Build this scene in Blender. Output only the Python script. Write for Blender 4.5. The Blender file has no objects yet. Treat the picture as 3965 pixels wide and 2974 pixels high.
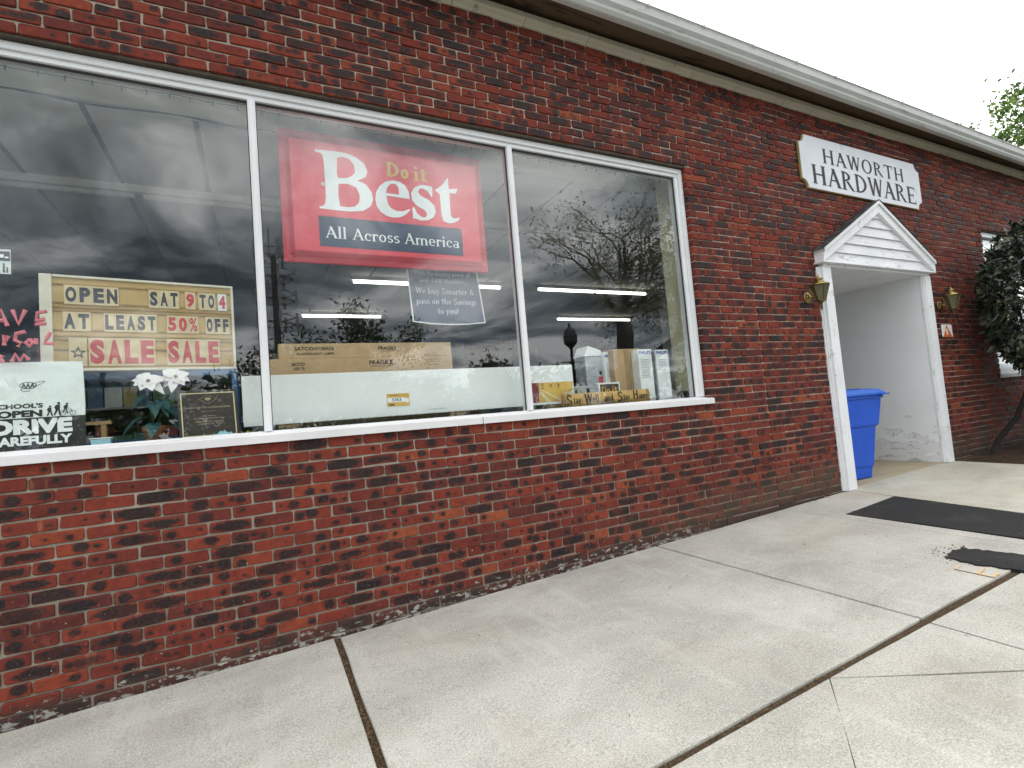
import bpy, math, random
import numpy as np
from mathutils import Vector, Matrix
from mathutils.geometry import tessellate_polygon
R = math.radians
rng = random.Random(7)
S = bpy.context.scene
COL = S.collection

# ------------------------------------------------------------------ camera
CAM = Vector((-3.48498, -3.17000, 1.10147))
M = Matrix(((0.89143, 0.04618, -0.45079, CAM.x), (-0.44563, -0.09121, -0.89056, CAM.y),
            (-0.08224, 0.99476, -0.06073, CAM.z), (0, 0, 0, 1)))
cd = bpy.data.cameras.new('camera'); cam = bpy.data.objects.new('camera', cd); COL.objects.link(cam)
cam.matrix_world = M
cd.sensor_fit = 'HORIZONTAL'; cd.sensor_width = 36; cd.lens = 17.977
cd.clip_start = 0.05; cd.clip_end = 2000
S.camera = cam
IW, IH, FPX = 3965.0, 2974.0, 17.977 / 36 * 3965

def ray(x, y):
    return (M.to_3x3() @ Vector(((x - IW / 2) / FPX, -(y - IH / 2) / FPX, -1)))
def W(x, y, Y=0.0):                       # photo pixel -> point on the plane y = Y
    d = ray(x, y); t = (Y - CAM.y) / d.y
    p = CAM + d * t; return (p.x, p.z)
SX, SY = 0.0289, 0.012
def gz(x, y): return SX * (x + 0.75) + SY * y
def G(x, y):                              # photo pixel -> point on the pavement plane
    d = ray(x, y); n = Vector((-SX, -SY, 1)); t = (SX * 0.75 - n.dot(CAM)) / n.dot(d)
    p = CAM + d * t; return (p.x, p.y)
def project(p):
    c = M.inverted() @ Vector(p)
    if c.z >= -0.01: return None
    return (FPX * c.x / -c.z + IW / 2, -FPX * c.y / -c.z + IH / 2)

# ------------------------------------------------------------------ world, sun, exposure
SUN_EL, SUN_AZ = R(63), R(8)              # sun behind the building, slightly to the right
wd = bpy.data.worlds.new('World'); S.world = wd; wd.use_nodes = True
nt = wd.node_tree; nt.nodes.clear()
def wn(t, **k):
    n = nt.nodes.new(t)
    for a, b in k.items(): setattr(n, a, b)
    return n
def lk(a, b): nt.links.new(a, b)
out = wn('ShaderNodeOutputWorld'); bg = wn('ShaderNodeBackground'); bg.inputs['Strength'].default_value = 0.1
sky = wn('ShaderNodeTexSky', sky_type='NISHITA', sun_disc=False, sun_elevation=SUN_EL, sun_rotation=SUN_AZ, air_density=1.0, dust_density=2.5)
tc = wn('ShaderNodeTexCoord')
sep = wn('ShaderNodeSeparateXYZ'); lk(tc.outputs['Generated'], sep.inputs[0])
mx = wn('ShaderNodeMath', operation='MAXIMUM'); lk(sep.outputs[2], mx.inputs[0]); mx.inputs[1].default_value = 0.0
ad = wn('ShaderNodeMath', operation='ADD'); lk(mx.outputs[0], ad.inputs[0]); ad.inputs[1].default_value = 0.22
dv = wn('ShaderNodeVectorMath', operation='DIVIDE'); lk(tc.outputs['Generated'], dv.inputs[0])
cmb = wn('ShaderNodeCombineXYZ')
for i in range(3): lk(ad.outputs[0], cmb.inputs[i])
lk(cmb.outputs[0], dv.inputs[1])
n1 = wn('ShaderNodeTexNoise'); n1.inputs['Scale'].default_value = 1.9; n1.inputs['Detail'].default_value = 9; n1.inputs['Roughness'].default_value = 0.58; n1.inputs['Distortion'].default_value = 0.5
of = wn('ShaderNodeVectorMath', operation='ADD'); lk(dv.outputs[0], of.inputs[0]); of.inputs[1].default_value = (3.7, 1.3, 2.1)   # which clouds stand overhead
lk(of.outputs[0], n1.inputs['Vector'])
cr = wn('ShaderNodeValToRGB')
e = cr.color_ramp.elements
e[0].position = 0.39; e[0].color = (0.105, 0.128, 0.16, 1)
e[1].position = 0.63; e[1].color = (1.0, 1.0, 1.0, 1)
m_ = cr.color_ramp.elements.new(0.50); m_.color = (0.34, 0.38, 0.42, 1)
lk(n1.outputs['Fac'], cr.inputs[0])
sv_ = wn('ShaderNodeVectorMath', operation='DOT_PRODUCT'); lk(tc.outputs['Generated'], sv_.inputs[0])
sv_.inputs[1].default_value = (math.sin(SUN_AZ) * math.cos(SUN_EL), math.cos(SUN_AZ) * math.cos(SUN_EL), math.sin(SUN_EL))
fw = wn('ShaderNodeMapRange'); lk(sv_.outputs['Value'], fw.inputs[0]); fw.inputs[1].default_value = -1.0
pw = wn('ShaderNodeMath', operation='POWER'); lk(fw.outputs[0], pw.inputs[0]); pw.inputs[1].default_value = 2.2
gw = wn('ShaderNodeMath', operation='MULTIPLY_ADD'); lk(pw.outputs[0], gw.inputs[0]); gw.inputs[1].default_value = 74.0; gw.inputs[2].default_value = 17.0   # clouds are brightest towards the hidden sun
sc_ = wn('ShaderNodeVectorMath', operation='SCALE'); thin = wn('ShaderNodeMapRange'); lk(pw.outputs[0], thin.inputs[0]); thin.inputs[1].default_value = 0.22; thin.inputs[2].default_value = 0.5; thin.inputs[4].default_value = 0.85
mw = wn('ShaderNodeMix', data_type='RGBA'); lk(thin.outputs[0], mw.inputs[0]); lk(cr.outputs[0], mw.inputs[6]); mw.inputs[7].default_value = (0.46, 0.455, 0.45, 1)   # thin bright cloud round the sun
lk(mw.outputs[2], sc_.inputs[0]); lk(gw.outputs[0], sc_.inputs['Scale'])
cov = wn('ShaderNodeMapRange'); lk(n1.outputs['Fac'], cov.inputs[0]); cov.inputs[1].default_value = 0.12; cov.inputs[2].default_value = 0.2
mixs = wn('ShaderNodeMix', data_type='RGBA'); lk(cov.outputs[0], mixs.inputs[0]); lk(sky.outputs[0], mixs.inputs[6]); lk(sc_.outputs[0], mixs.inputs[7])
lk(mixs.outputs[2], bg.inputs['Color']); lk(bg.outputs[0], out.inputs['Surface'])

sd = bpy.data.lights.new('sun', 'SUN'); sd.energy = 1.5; sd.angle = R(7); sd.color = (1.0, 0.95, 0.87)
so = bpy.data.objects.new('sun', sd); COL.objects.link(so)
sdir = Vector((math.sin(SUN_AZ) * math.cos(SUN_EL), math.cos(SUN_AZ) * math.cos(SUN_EL), math.sin(SUN_EL)))
so.rotation_euler = sdir.to_track_quat('Z', 'Y').to_euler(); so.location = (0, 6, 20)
S.view_settings.view_transform = 'Standard'; S.view_settings.look = 'None'
S.view_settings.exposure = 0.0; S.view_settings.gamma = 1.0; S.view_settings.use_curve_mapping = False
S.cycles.max_bounces = 8; S.cycles.transparent_max_bounces = 16
S.cycles.sample_clamp_indirect = 6.0

# ------------------------------------------------------------------ object helpers
WL = {}
def tag(o, label=None, cat=None, group=None, kind=None):
    if label: o['label'] = label
    if cat: o['category'] = cat
    if group: o['group'] = group
    if kind: o['kind'] = kind
    return o
def thing(name, label, cat, loc=(0, 0, 0), rz=0.0, group=None):
    o = bpy.data.objects.new(name, None); COL.objects.link(o)
    o.location = loc; o.rotation_euler = (0, 0, rz); o.empty_display_size = 0.1
    WL[o] = Vector(loc); return tag(o, label, cat, group)
def O(name, vf, mat, parent=None, org=None, local=False, smooth=False, bevel=0.0, seg=2, mats=None, midx=None):
    v, f = vf
    o_ = Vector((0, 0, 0)) if local else (Vector(org) if org is not None else (WL[parent] if parent else Vector((0, 0, 0))))
    me = bpy.data.meshes.new(name)
    me.from_pydata([(a[0] - o_.x, a[1] - o_.y, a[2] - o_.z) for a in v], [], f)
    for m in (mats or [mat]): me.materials.append(m)
    if midx: me.polygons.foreach_set('material_index', midx)
    if smooth: me.polygons.foreach_set('use_smooth', [True] * len(me.polygons))
    me.update()
    ob = bpy.data.objects.new(name, me); COL.objects.link(ob)
    if parent:
        ob.parent = parent
        if not local: ob.location = o_ - WL[parent]
    elif not local: ob.location = o_
    WL[ob] = o_ if not local else (WL[parent] if parent else Vector((0, 0, 0)))
    if bevel > 0:
        b = ob.modifiers.new('bevel', 'BEVEL'); b.width = bevel; b.segments = seg; b.limit_method = 'ANGLE'; b.angle_limit = R(40)
    return ob
def join(*vfs):
    v, f = [], []
    for a, b in vfs:
        k = len(v); v += [tuple(p) for p in a]; f += [tuple(i + k for i in q) for q in b]
    return v, f
BF = [(0, 3, 2, 1), (4, 5, 6, 7), (0, 1, 5, 4), (1, 2, 6, 5), (2, 3, 7, 6), (3, 0, 4, 7)]
def box(x0, x1, y0, y1, z0, z1):
    return [(x0, y0, z0), (x1, y0, z0), (x1, y1, z0), (x0, y1, z0), (x0, y0, z1), (x1, y0, z1), (x1, y1, z1), (x0, y1, z1)], list(BF)
def frustum(a, b):                       # two 4-point rings
    return list(a) + list(b), list(BF)
def prism(poly, axis, a0, a1):           # extrude a 2D polygon along an axis
    def P(u, v, w): return {'y': (u, w, v), 'x': (w, u, v), 'z': (u, v, w)}[axis]
    n = len(poly); v = [P(p[0], p[1], a0) for p in poly] + [P(p[0], p[1], a1) for p in poly]
    return v, [tuple(range(n)), tuple(range(2 * n - 1, n - 1, -1))] + [(i, i + n, (i + 1) % n + n, (i + 1) % n) for i in range(n)]
def tube(pts, rad, n=6, caps=True):
    pts = [Vector(p) for p in pts]; rs = rad if isinstance(rad, (list, tuple)) else [rad] * len(pts)
    v, f = [], []; up = Vector((0.13, 0.27, 0.95))
    for i, p in enumerate(pts):
        d = (pts[min(i + 1, len(pts) - 1)] - pts[max(i - 1, 0)])
        d = d.normalized() if d.length > 1e-9 else Vector((0, 0, 1))
        a = d.cross(up)
        if a.length < 1e-3: a = d.cross(Vector((1, 0, 0)))
        a.normalize(); b = d.cross(a)
        for k in range(n):
            t = 2 * math.pi * k / n; v.append(tuple(p + a * (rs[i] * math.cos(t)) + b * (rs[i] * math.sin(t))))
    for i in range(len(pts) - 1):
        for k in range(n): f.append((i * n + k, i * n + (k + 1) % n, (i + 1) * n + (k + 1) % n, (i + 1) * n + k))
    if caps: f += [tuple(range(n)), tuple(range(len(v) - 1, len(v) - n - 1, -1))]
    return v, f
def lathe(prof, n=16, c=(0, 0, 0), axis='z'):
    v, f = [], []
    for r, h in prof:
        for k in range(n):
            t = 2 * math.pi * k / n; a, b = r * math.cos(t), r * math.sin(t)
            v.append((c[0] + a, c[1] + b, c[2] + h) if axis == 'z' else (c[0] + a, c[1] + h, c[2] + b))
    for i in range(len(prof) - 1):
        for k in range(n): f.append((i * n + k, i * n + (k + 1) % n, (i + 1) * n + (k + 1) % n, (i + 1) * n + k))
    f += [tuple(range(n - 1, -1, -1)), tuple(range(len(v) - n, len(v)))]
    return v, f
def rot2(vf, ang, c=(0, 0)):             # turn a shape about a vertical axis
    ca, sa = math.cos(ang), math.sin(ang)
    return [(c[0] + (p[0] - c[0]) * ca - (p[1] - c[1]) * sa, c[1] + (p[0] - c[0]) * sa + (p[1] - c[1]) * ca, p[2]) for p in vf[0]], vf[1]
def dup(root, loc, rz=None, label=None):
    r = root.copy(); COL.objects.link(r); r.location = loc; WL[r] = Vector(loc)
    if rz is not None: r.rotation_euler = (0, 0, rz)
    if label: r['label'] = label
    for ch in list(root.children):
        c = ch.copy(); COL.objects.link(c); c.parent = r
        for g in ch.children:
            d = g.copy(); COL.objects.link(d); d.parent = c
    return r

# ------------------------------------------------------------------ materials
class NT:
    def __init__(s, name):
        s.m = bpy.data.materials.new(name); s.m.use_nodes = True; s.t = s.m.node_tree
        s.b = s.t.nodes['Principled BSDF']
    def n(s, t, **k):
        q = s.t.nodes.new(t)
        for a, b in k.items(): setattr(q, a, b)
        return q
    def put(s, sock, v):
        if hasattr(v, 'links') or isinstance(v, bpy.types.NodeSocket): s.t.links.new(v, sock)
        else: sock.default_value = v
    def math(s, op, a, b=None, c=None, clamp=False):
        q = s.n('ShaderNodeMath', operation=op, use_clamp=clamp); s.put(q.inputs[0], a)
        if b is not None: s.put(q.inputs[1], b)
        if c is not None: s.put(q.inputs[2], c)
        return q.outputs[0]
    def pos(s): return s.n('ShaderNodeNewGeometry').outputs['Position']
    def obj(s): return s.n('ShaderNodeTexCoord').outputs['Object']
    def scale(s, v, sx, sy, sz):
        q = s.n('ShaderNodeVectorMath', operation='MULTIPLY'); s.put(q.inputs[0], v); q.inputs[1].default_value = (sx, sy, sz); return q.outputs[0]
    def noise(s, vec, scale, detail=4, rough=0.55, dist=0.0):
        q = s.n('ShaderNodeTexNoise'); s.put(q.inputs['Vector'], vec); q.inputs['Scale'].default_value = scale
        q.inputs['Detail'].default_value = detail; q.inputs['Roughness'].default_value = rough; q.inputs['Distortion'].default_value = dist
        return q.outputs['Fac']
    def ramp(s, fac, stops):
        q = s.n('ShaderNodeValToRGB'); s.put(q.inputs[0], fac); el = q.color_ramp.elements
        while len(el) < len(stops): el.new(0.5)
        for e_, (p, c) in zip(el, stops):
            e_.position = p; e_.color = (*c, 1) if len(c) == 3 else c
        return q.outputs[0]
    def sstep(s, v, a, b, lo=0.0, hi=1.0):
        q = s.n('ShaderNodeMapRange', interpolation_type='SMOOTHSTEP'); s.put(q.inputs[0], v)
        s.put(q.inputs[1], a); s.put(q.inputs[2], b); q.inputs[3].default_value = lo; q.inputs[4].default_value = hi; return q.outputs[0]
    def mix(s, f, a, b, mode='MIX'):
        q = s.n('ShaderNodeMix', data_type='RGBA', blend_type=mode); s.put(q.inputs[0], f)
        for i, c in ((6, a), (7, b)):
            if isinstance(c, tuple): q.inputs[i].default_value = (*c, 1) if len(c) == 3 else c
            else: s.put(q.inputs[i], c)
        return q.outputs[2]
    def bump(s, h, strength=0.3, dist=0.01):
        q = s.n('ShaderNodeBump'); s.put(q.inputs['Height'], h); q.inputs['Strength'].default_value = strength; q.inputs['Distance'].default_value = dist
        s.t.links.new(q.outputs[0], s.b.inputs['Normal'])
    def col(s, c):
        if isinstance(c, tuple): s.b.inputs['Base Color'].default_value = (*c, 1)
        else: s.t.links.new(c, s.b.inputs['Base Color'])
    def fin(s, rough=0.6, metal=0.0, spec=0.5):
        s.put(s.b.inputs['Roughness'], rough); s.b.inputs['Metallic'].default_value = metal; s.b.inputs['Specular IOR Level'].default_value = spec
        return s.m
_mc = {}
def paint(name, c, rough=0.5, var=0.12, scale=9.0, metal=0.0, bump=0.0, bs=60.0, spec=0.5):
    if name in _mc: return _mc[name]
    n = NT(name); p = n.pos(); f = n.noise(p, scale, 5, 0.6)
    d = tuple(x * (1 - var) for x in c); l = tuple(min(0.95, x * (1 + var)) for x in c)
    n.col(n.ramp(f, [(0.3, d), (0.7, l)]))
    if bump: n.bump(n.noise(p, bs, 4), bump, 0.004)
    _mc[name] = n.fin(rough, metal, spec); return _mc[name]

def brick_mat():
    n = NT('fired_brick'); p = n.pos()
    at = n.n('ShaderNodeAttribute', attribute_name='bl'); sp = n.n('ShaderNodeSeparateXYZ'); n.put(sp.inputs[0], at.outputs['Vector'])
    u, v, w = sp.outputs
    rnd = n.n('ShaderNodeObjectInfo').outputs['Random']
    seed = n.math('ADD', n.math('MULTIPLY', w, 517.0), n.math('MULTIPLY', rnd, 931.0))
    def white(off):
        q = n.n('ShaderNodeTexWhiteNoise', noise_dimensions='1D'); n.put(q.inputs['W'], n.math('ADD', seed, off))
        s = n.n('ShaderNodeSeparateColor'); n.put(s.inputs[0], q.outputs['Color']); return q.outputs['Value'], s.outputs
    v0, c0 = white(0.0)
    base = n.ramp(v0, [(0.0, (0.085, 0.024, 0.021)), (0.18, (0.13, 0.028, 0.020)), (0.5, (0.175, 0.033, 0.021)), (0.85, (0.21, 0.039, 0.023)), (0.97, (0.235, 0.049, 0.025)), (1.0, (0.29, 0.075, 0.031))])
    sv = n.n('ShaderNodeVectorMath', operation='ADD'); n.put(sv.inputs[0], p)
    sc = n.n('ShaderNodeCombineXYZ'); n.put(sc.inputs[1], seed); n.put(sv.inputs[1], sc.outputs[0]); q = sv.outputs[0]
    stripes = n.noise(n.scale(q, 26, 1, 5), 1.0, 3, 0.6)
    base = n.mix(n.sstep(stripes, 0.35, 0.7, 0.0, 0.55), base, n.mix(0.5, base, (0.11, 0.032, 0.03)))
    base = n.mix(n.sstep(stripes, 0.62, 0.78, 0.0, 0.5), base, (0.36, 0.13, 0.06))
    mott = n.noise(q, 30, 6, 0.7)
    base = n.mix(0.6, base, n.ramp(mott, [(0.25, (0.25, 0.25, 0.25)), (0.75, (0.78, 0.76, 0.74))]), 'OVERLAY')
    wob = n.math('MULTIPLY', n.math('SUBTRACT', n.noise(q, 60, 3), 0.5), 0.022)
    tot = None
    for k, uc in enumerate((-0.058, 0.0, 0.055)):
        vk, ck = white(11.3 * (k + 1))
        uk = n.math('ADD', n.math('MULTIPLY', n.math('SUBTRACT', ck[0], 0.5), 0.036), uc)
        wk = n.math('MULTIPLY', n.math('SUBTRACT', ck[1], 0.5), 0.02)
        rad = n.math('MULTIPLY', n.math('SUBTRACT', ck[2], 0.38), 0.043)
        du = n.math('MULTIPLY', n.math('SUBTRACT', u, uk), 0.8); dw = n.math('SUBTRACT', v, wk)
        d = n.math('SQRT', n.math('ADD', n.math('MULTIPLY', du, du), n.math('MULTIPLY', dw, dw)))
        dd = n.math('SUBTRACT', n.math('ADD', d, wob), rad)
        mk = n.math('MAXIMUM', n.sstep(dd, -0.003, 0.0035, 1.0, 0.0), n.math('MULTIPLY', n.sstep(dd, 0.0, 0.011, 0.55, 0.0), n.sstep(rad, 0.0, 0.006)))
        tot = mk if tot is None else n.math('MAXIMUM', tot, mk)
    eu = n.math('MULTIPLY', n.math('SUBTRACT', u, n.math('MULTIPLY', n.math('SUBTRACT', c0[0], 0.5), 0.06)), 0.30)
    el = n.math('ADD', n.math('SQRT', n.math('ADD', n.math('MULTIPLY', eu, eu), n.math('MULTIPLY', v, v))), n.math('MULTIPLY', n.math('SUBTRACT', n.noise(q, 38, 4, 0.65), 0.5), 0.030))
    whole = n.math('MULTIPLY', n.sstep(c0[1], 0.73, 0.74), n.sstep(n.math('SUBTRACT', el, n.math('MULTIPLY', n.math('SUBTRACT', c0[1], 0.80), 0.045)), 0.016, 0.026, 1.0, 0.0))
    tot = n.math('MAXIMUM', tot, whole)
    ash = n.ramp(n.noise(q, 75, 5, 0.7), [(0.36, (0.007, 0.007, 0.008)), (0.6, (0.024, 0.023, 0.023)), (0.72, (0.075, 0.073, 0.068)), (0.84, (0.17, 0.165, 0.15))])
    blot = n.noise(q, 11, 5, 0.7, 1.2)
    base = n.mix(n.sstep(blot, 0.55, 0.72, 0.0, 0.4), base, n.mix(0.4, base, (0.32, 0.11, 0.05)))
    base = n.mix(n.sstep(blot, 0.44, 0.30, 0.0, 0.5), base, n.mix(0.5, base, (0.06, 0.022, 0.024)))
    base = n.mix(n.sstep(n.noise(q, 190, 2, 0.5), 0.66, 0.74, 0.0, 0.5), base, (0.03, 0.012, 0.012))
    base = n.mix(n.sstep(n.noise(q, 130, 2, 0.5), 0.70, 0.76, 0.0, 0.45), base, (0.36, 0.20, 0.12))
    colr = n.mix(n.math('MULTIPLY', tot, 0.92), base, ash)
    # flecks of white paint and lime, dirt and efflorescence near the pavement
    px = n.n('ShaderNodeSeparateXYZ'); n.put(px.inputs[0], p)
    hh = n.math('SUBTRACT', px.outputs[2], n.math('MULTIPLY', n.math('ADD', px.outputs[0], 0.75), SX))
    lowf = n.sstep(hh, 0.15, 1.0, 1.0, 0.0)
    dirt = n.math('MULTIPLY', n.math('MULTIPLY', n.sstep(n.math('ADD', hh, n.math('MULTIPLY', n.noise(p, 2.2, 4), -0.6)), -0.25, 0.15, 1.0, 0.0), n.sstep(px.outputs[0], -1.6, 0.2)), 0.62)
    colr = n.mix(dirt, colr, (0.085, 0.066, 0.042))
    fl = n.math('MULTIPLY', n.sstep(n.noise(p, 78, 2, 0.5), 0.735, 0.75), lowf)
    colr = n.mix(fl, colr, (0.55, 0.52, 0.46))
    eff = n.math('MULTIPLY', n.sstep(n.math('ADD', n.noise(n.scale(p, 14, 14, 30), 1.0, 6, 0.65), n.math('MULTIPLY', hh, -1.1)), 0.50, 0.56), n.sstep(px.outputs[0], 0.3, -0.9))
    colr = n.mix(n.sstep(n.math('ADD', hh, n.math('MULTIPLY', n.noise(p, 9, 4), -0.10)), 0.0, 0.06, 0.7, 0.0), colr, (0.05, 0.035, 0.03))
    colr = n.mix(n.math('MULTIPLY', eff, 0.75), colr, (0.42, 0.41, 0.37))
    n.col(colr)
    n.bump(n.math('ADD', n.noise(q, 120, 5, 0.65), n.math('MULTIPLY', tot, n.noise(q, 60, 4, 0.6))), 0.55, 0.004)
    return n.fin(n.sstep(tot, 0.0, 1.0, 0.85, 0.6), 0, 0.18)
def mortar_mat():
    n = NT('lime_mortar'); p = n.pos()
    c = n.ramp(n.noise(p, 5, 6, 0.65), [(0.3, (0.34, 0.30, 0.23)), (0.55, (0.45, 0.405, 0.325)), (0.75, (0.55, 0.51, 0.43))])
    px = n.n('ShaderNodeSeparateXYZ'); n.put(px.inputs[0], p)
    c = n.mix(n.math('MULTIPLY', n.sstep(n.math('SUBTRACT', px.outputs[2], n.math('MULTIPLY', n.noise(p, 1.5, 3), 0.8)), 0.0, 0.7, 1.0, 0.0), 0.45), c, (0.13, 0.112, 0.092))
    n.col(c); n.bump(n.noise(p, 160, 4, 0.7), 0.7, 0.006); return n.fin(0.95, 0, 0.2)
def concrete_mat(name, tint=(1, 1, 1), stain=0.5):
    n = NT(name); p = n.pos()
    a = n.noise(n.scale(p, 1, 1.8, 1), 1.1, 7, 0.62, 0.4); b = n.noise(p, 150, 4, 0.75); c2 = n.noise(n.scale(p, 6, 1.2, 1), 1.6, 5, 0.6)
    def T(c): return tuple(x * y for x, y in zip(c, tint))
    c = n.ramp(a, [(0.28, T((0.285, 0.278, 0.25))), (0.5, T((0.38, 0.372, 0.338))), (0.74, T((0.475, 0.466, 0.43)))])
    c = n.mix(0.8, c, n.ramp(b, [(0.3, (0.2, 0.2, 0.2)), (0.5, (0.5, 0.5, 0.5)), (0.72, (0.8, 0.8, 0.8))]), 'OVERLAY')
    c = n.mix(n.sstep(n.noise(p, 7, 5, 0.65, 1.0), 0.58, 0.72, 0.0, 0.16), c, T((0.27, 0.255, 0.22)))
    c = n.mix(n.sstep(c2, 0.5, 0.75, 0.0, 0.3), c, T((0.54, 0.535, 0.49)))
    br = n.sstep(n.noise(n.scale(p, 1, 1.3, 1), 0.9, 4, 0.6, 0.8), 0.52, 0.72, 0.0, stain)
    c = n.mix(br, c, T((0.40, 0.33, 0.255)))
    dk = n.sstep(n.noise(p, 24, 4, 0.7), 0.70, 0.78, 0.0, 0.5); c = n.mix(dk, c, T((0.24, 0.23, 0.20)))
    n.col(c); n.bump(n.math('ADD', b, n.noise(p, 300, 2)), 0.35, 0.003); return n.fin(0.9, 0, 0.25)
def asphalt_mat(name, base=0.022):
    n = NT(name); p = n.pos()
    c = n.ramp(n.noise(p, 55, 6, 0.75), [(0.3, (base * .5,) * 3), (0.6, (base * 1.2, base * 1.2, base * 1.25)), (0.78, (base * 3.2,) * 3)])
    c = n.mix(n.sstep(n.noise(p, 3, 4, 0.6), 0.48, 0.72, 0, 0.6), c, (base * 3.0, base * 2.7, base * 2.0))
    c = n.mix(n.sstep(n.noise(p, 42, 2, 0.5), 0.73, 0.75, 0, 0.8), c, (0.20, 0.17, 0.11))
    n.col(c); n.bump(n.noise(p, 130, 4, 0.7), 1.0, 0.01); return n.fin(0.8, 0, 0.35)
def dirt_mat(name, cols=((0.03, 0.02, 0.012), (0.11, 0.075, 0.045), (0.26, 0.19, 0.12)), sc=90):
    n = NT(name); p = n.pos(); f = n.noise(p, sc, 6, 0.75)
    n.col(n.ramp(f, [(0.32, cols[0]), (0.55, cols[1]), (0.74, cols[2])])); n.bump(f, 1.0, 0.02); return n.fin(0.95, 0, 0.2)
def worn_white(name, c=(0.74, 0.75, 0.76), under=(0.30, 0.27, 0.23), amt=0.64, sc=9.0, rough=0.45, stretch=(1, 1, 4)):
    n = NT(name); p = n.pos(); q = n.scale(p, *stretch)
    f = n.noise(q, sc, 7, 0.72, 0.3); g = n.noise(p, 2.5, 4, 0.6)
    base = n.ramp(g, [(0.3, tuple(x * .88 for x in c)), (0.7, c)])
    base = n.mix(n.sstep(f, amt, amt + 0.05, 0, 0.75), base, under)
    base = n.mix(n.sstep(n.noise(p, 40, 4, .6), 0.62, 0.75, 0, 0.3), base, tuple(x * .6 for x in c))
    n.col(base); n.bump(n.math('ADD', f, n.noise(p, 50, 3)), 0.25, 0.004); return n.fin(rough, 0, 0.4)
def glass_mat():
    n = NT('window_glass'); t = n.t; t.nodes.remove(n.b)
    o = t.nodes['Material Output']; lw = n.n('ShaderNodeLayerWeight'); lw.inputs['Blend'].default_value = 0.5
    fres = n.math('ADD', n.math('MULTIPLY', n.math('POWER', lw.outputs['Facing'], 5.0), 0.95), 0.05)
    tr = n.n('ShaderNodeBsdfTransparent'); tr.inputs[0].default_value = (0.975, 0.99, 0.982, 1)
    gl = n.n('ShaderNodeBsdfAnisotropic'); gl.inputs['Roughness'].default_value = 0.0; gl.inputs['Color'].default_value = (0.96, 0.98, 1, 1)
    mxx = n.n('ShaderNodeMixShader'); t.links.new(fres, mxx.inputs[0]); t.links.new(tr.outputs[0], mxx.inputs[1]); t.links.new(gl.outputs[0], mxx.inputs[2])
    t.links.new(mxx.outputs[0], o.inputs['Surface']); return n.m
def emit(name, c, s):
    n = NT(name); n.col((0.9, 0.9, 0.9)); n.b.inputs['Emission Color'].default_value = (*c, 1); n.b.inputs['Emission Strength'].default_value = s; return n.fin(0.4)
def leaf_mat(name, c1, c2, c3, rough=0.4, trans=0.25):
    n = NT(name); at = n.n('ShaderNodeAttribute', attribute_name='lv'); f = n.math('ADD', at.outputs['Fac'], n.math('MULTIPLY', n.math('SUBTRACT', n.noise(n.pos(), 1.2, 3), 0.5), 0.5))
    c = n.ramp(f, [(0.1, c1), (0.55, c2), (0.95, c3)]); n.col(c); n.fin(rough, 0, 0.5)
    if trans:
        t = n.t; tl = n.n('ShaderNodeBsdfTranslucent'); t.links.new(c, tl.inputs[0]); ms = n.n('ShaderNodeMixShader'); ms.inputs[0].default_value = trans
        t.links.new(n.b.outputs[0], ms.inputs[1]); t.links.new(tl.outputs[0], ms.inputs[2]); t.links.new(ms.outputs[0], t.nodes['Material Output'].inputs['Surface'])
    return n.m
BRICK = brick_mat(); MORTAR = mortar_mat(); GLASS = glass_mat()
WHITE = worn_white('white_metal_frame', (0.80, 0.81, 0.82), (0.5, 0.46, 0.42), 0.74, 6.0, 0.35)
TRIM = worn_white('peeling_white_trim', (0.82, 0.83, 0.84), (0.40, 0.37, 0.33), 0.60, 7.0, 0.5, (2, 2, 1))
SILLM = worn_white('dirty_white_sill', (0.74, 0.73, 0.73), (0.40, 0.37, 0.34), 0.66, 16.0, 0.5, (1, 1, 3))
SIDING = worn_white('weathered_white_siding', (0.78, 0.79, 0.81), (0.40, 0.38, 0.36), 0.565, 6.0, 0.55, (1, 1, 5))
STONE = worn_white('cast_stone', (0.52, 0.48, 0.38), (0.22, 0.20, 0.15), 0.60, 8.0, 0.9, (1, 1, 2))
BLACK = paint('black_print', (0.02, 0.02, 0.022), 0.5); CARD = paint('white_card', (0.84, 0.86, 0.85), 0.6, 0.05)
RED = paint('red_print', (0.55, 0.03, 0.04), 0.5); KRAFT = paint('kraft_cardboard', (0.52, 0.36, 0.20), 0.8, 0.1)
BRASS = paint('aged_brass', (0.30, 0.215, 0.075), 0.3, 0.3, 30, 0.9)

# ------------------------------------------------------------------ lettering
def tess(rings):
    flat = [p for r_ in rings for p in r_]
    tri = tessellate_polygon([[Vector((p[0], p[1], 0)) for p in r_] for r_ in rings])
    return flat, [tuple(t) for t in tri]
_fc = {}
def sans(s, bold=0.0, space=1.0):
    k = (s, bold, space)
    if k not in _fc:
        c = bpy.data.curves.new('txt', 'FONT'); c.body = s; c.offset = bold; c.resolution_u = 3; c.space_character = space; c.fill_mode = 'FRONT'
        o = bpy.data.objects.new('txt', c); me = bpy.data.meshes.new_from_object(o)
        v = [(a.co.x, a.co.y) for a in me.vertices]; f = [tuple(p.vertices) for p in me.polygons]
        bpy.data.objects.remove(o); bpy.data.curves.remove(c); bpy.data.meshes.remove(me)
        x0 = min(a[0] for a in v); x1 = max(a[0] for a in v); y0 = min(a[1] for a in v); y1 = max(a[1] for a in v)
        _fc[k] = ([((a[0] - x0) / (x1 - x0), (a[1] - y0) / (y1 - y0)) for a in v], f, (x1 - x0) / (y1 - y0))
    return _fc[k]
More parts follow.
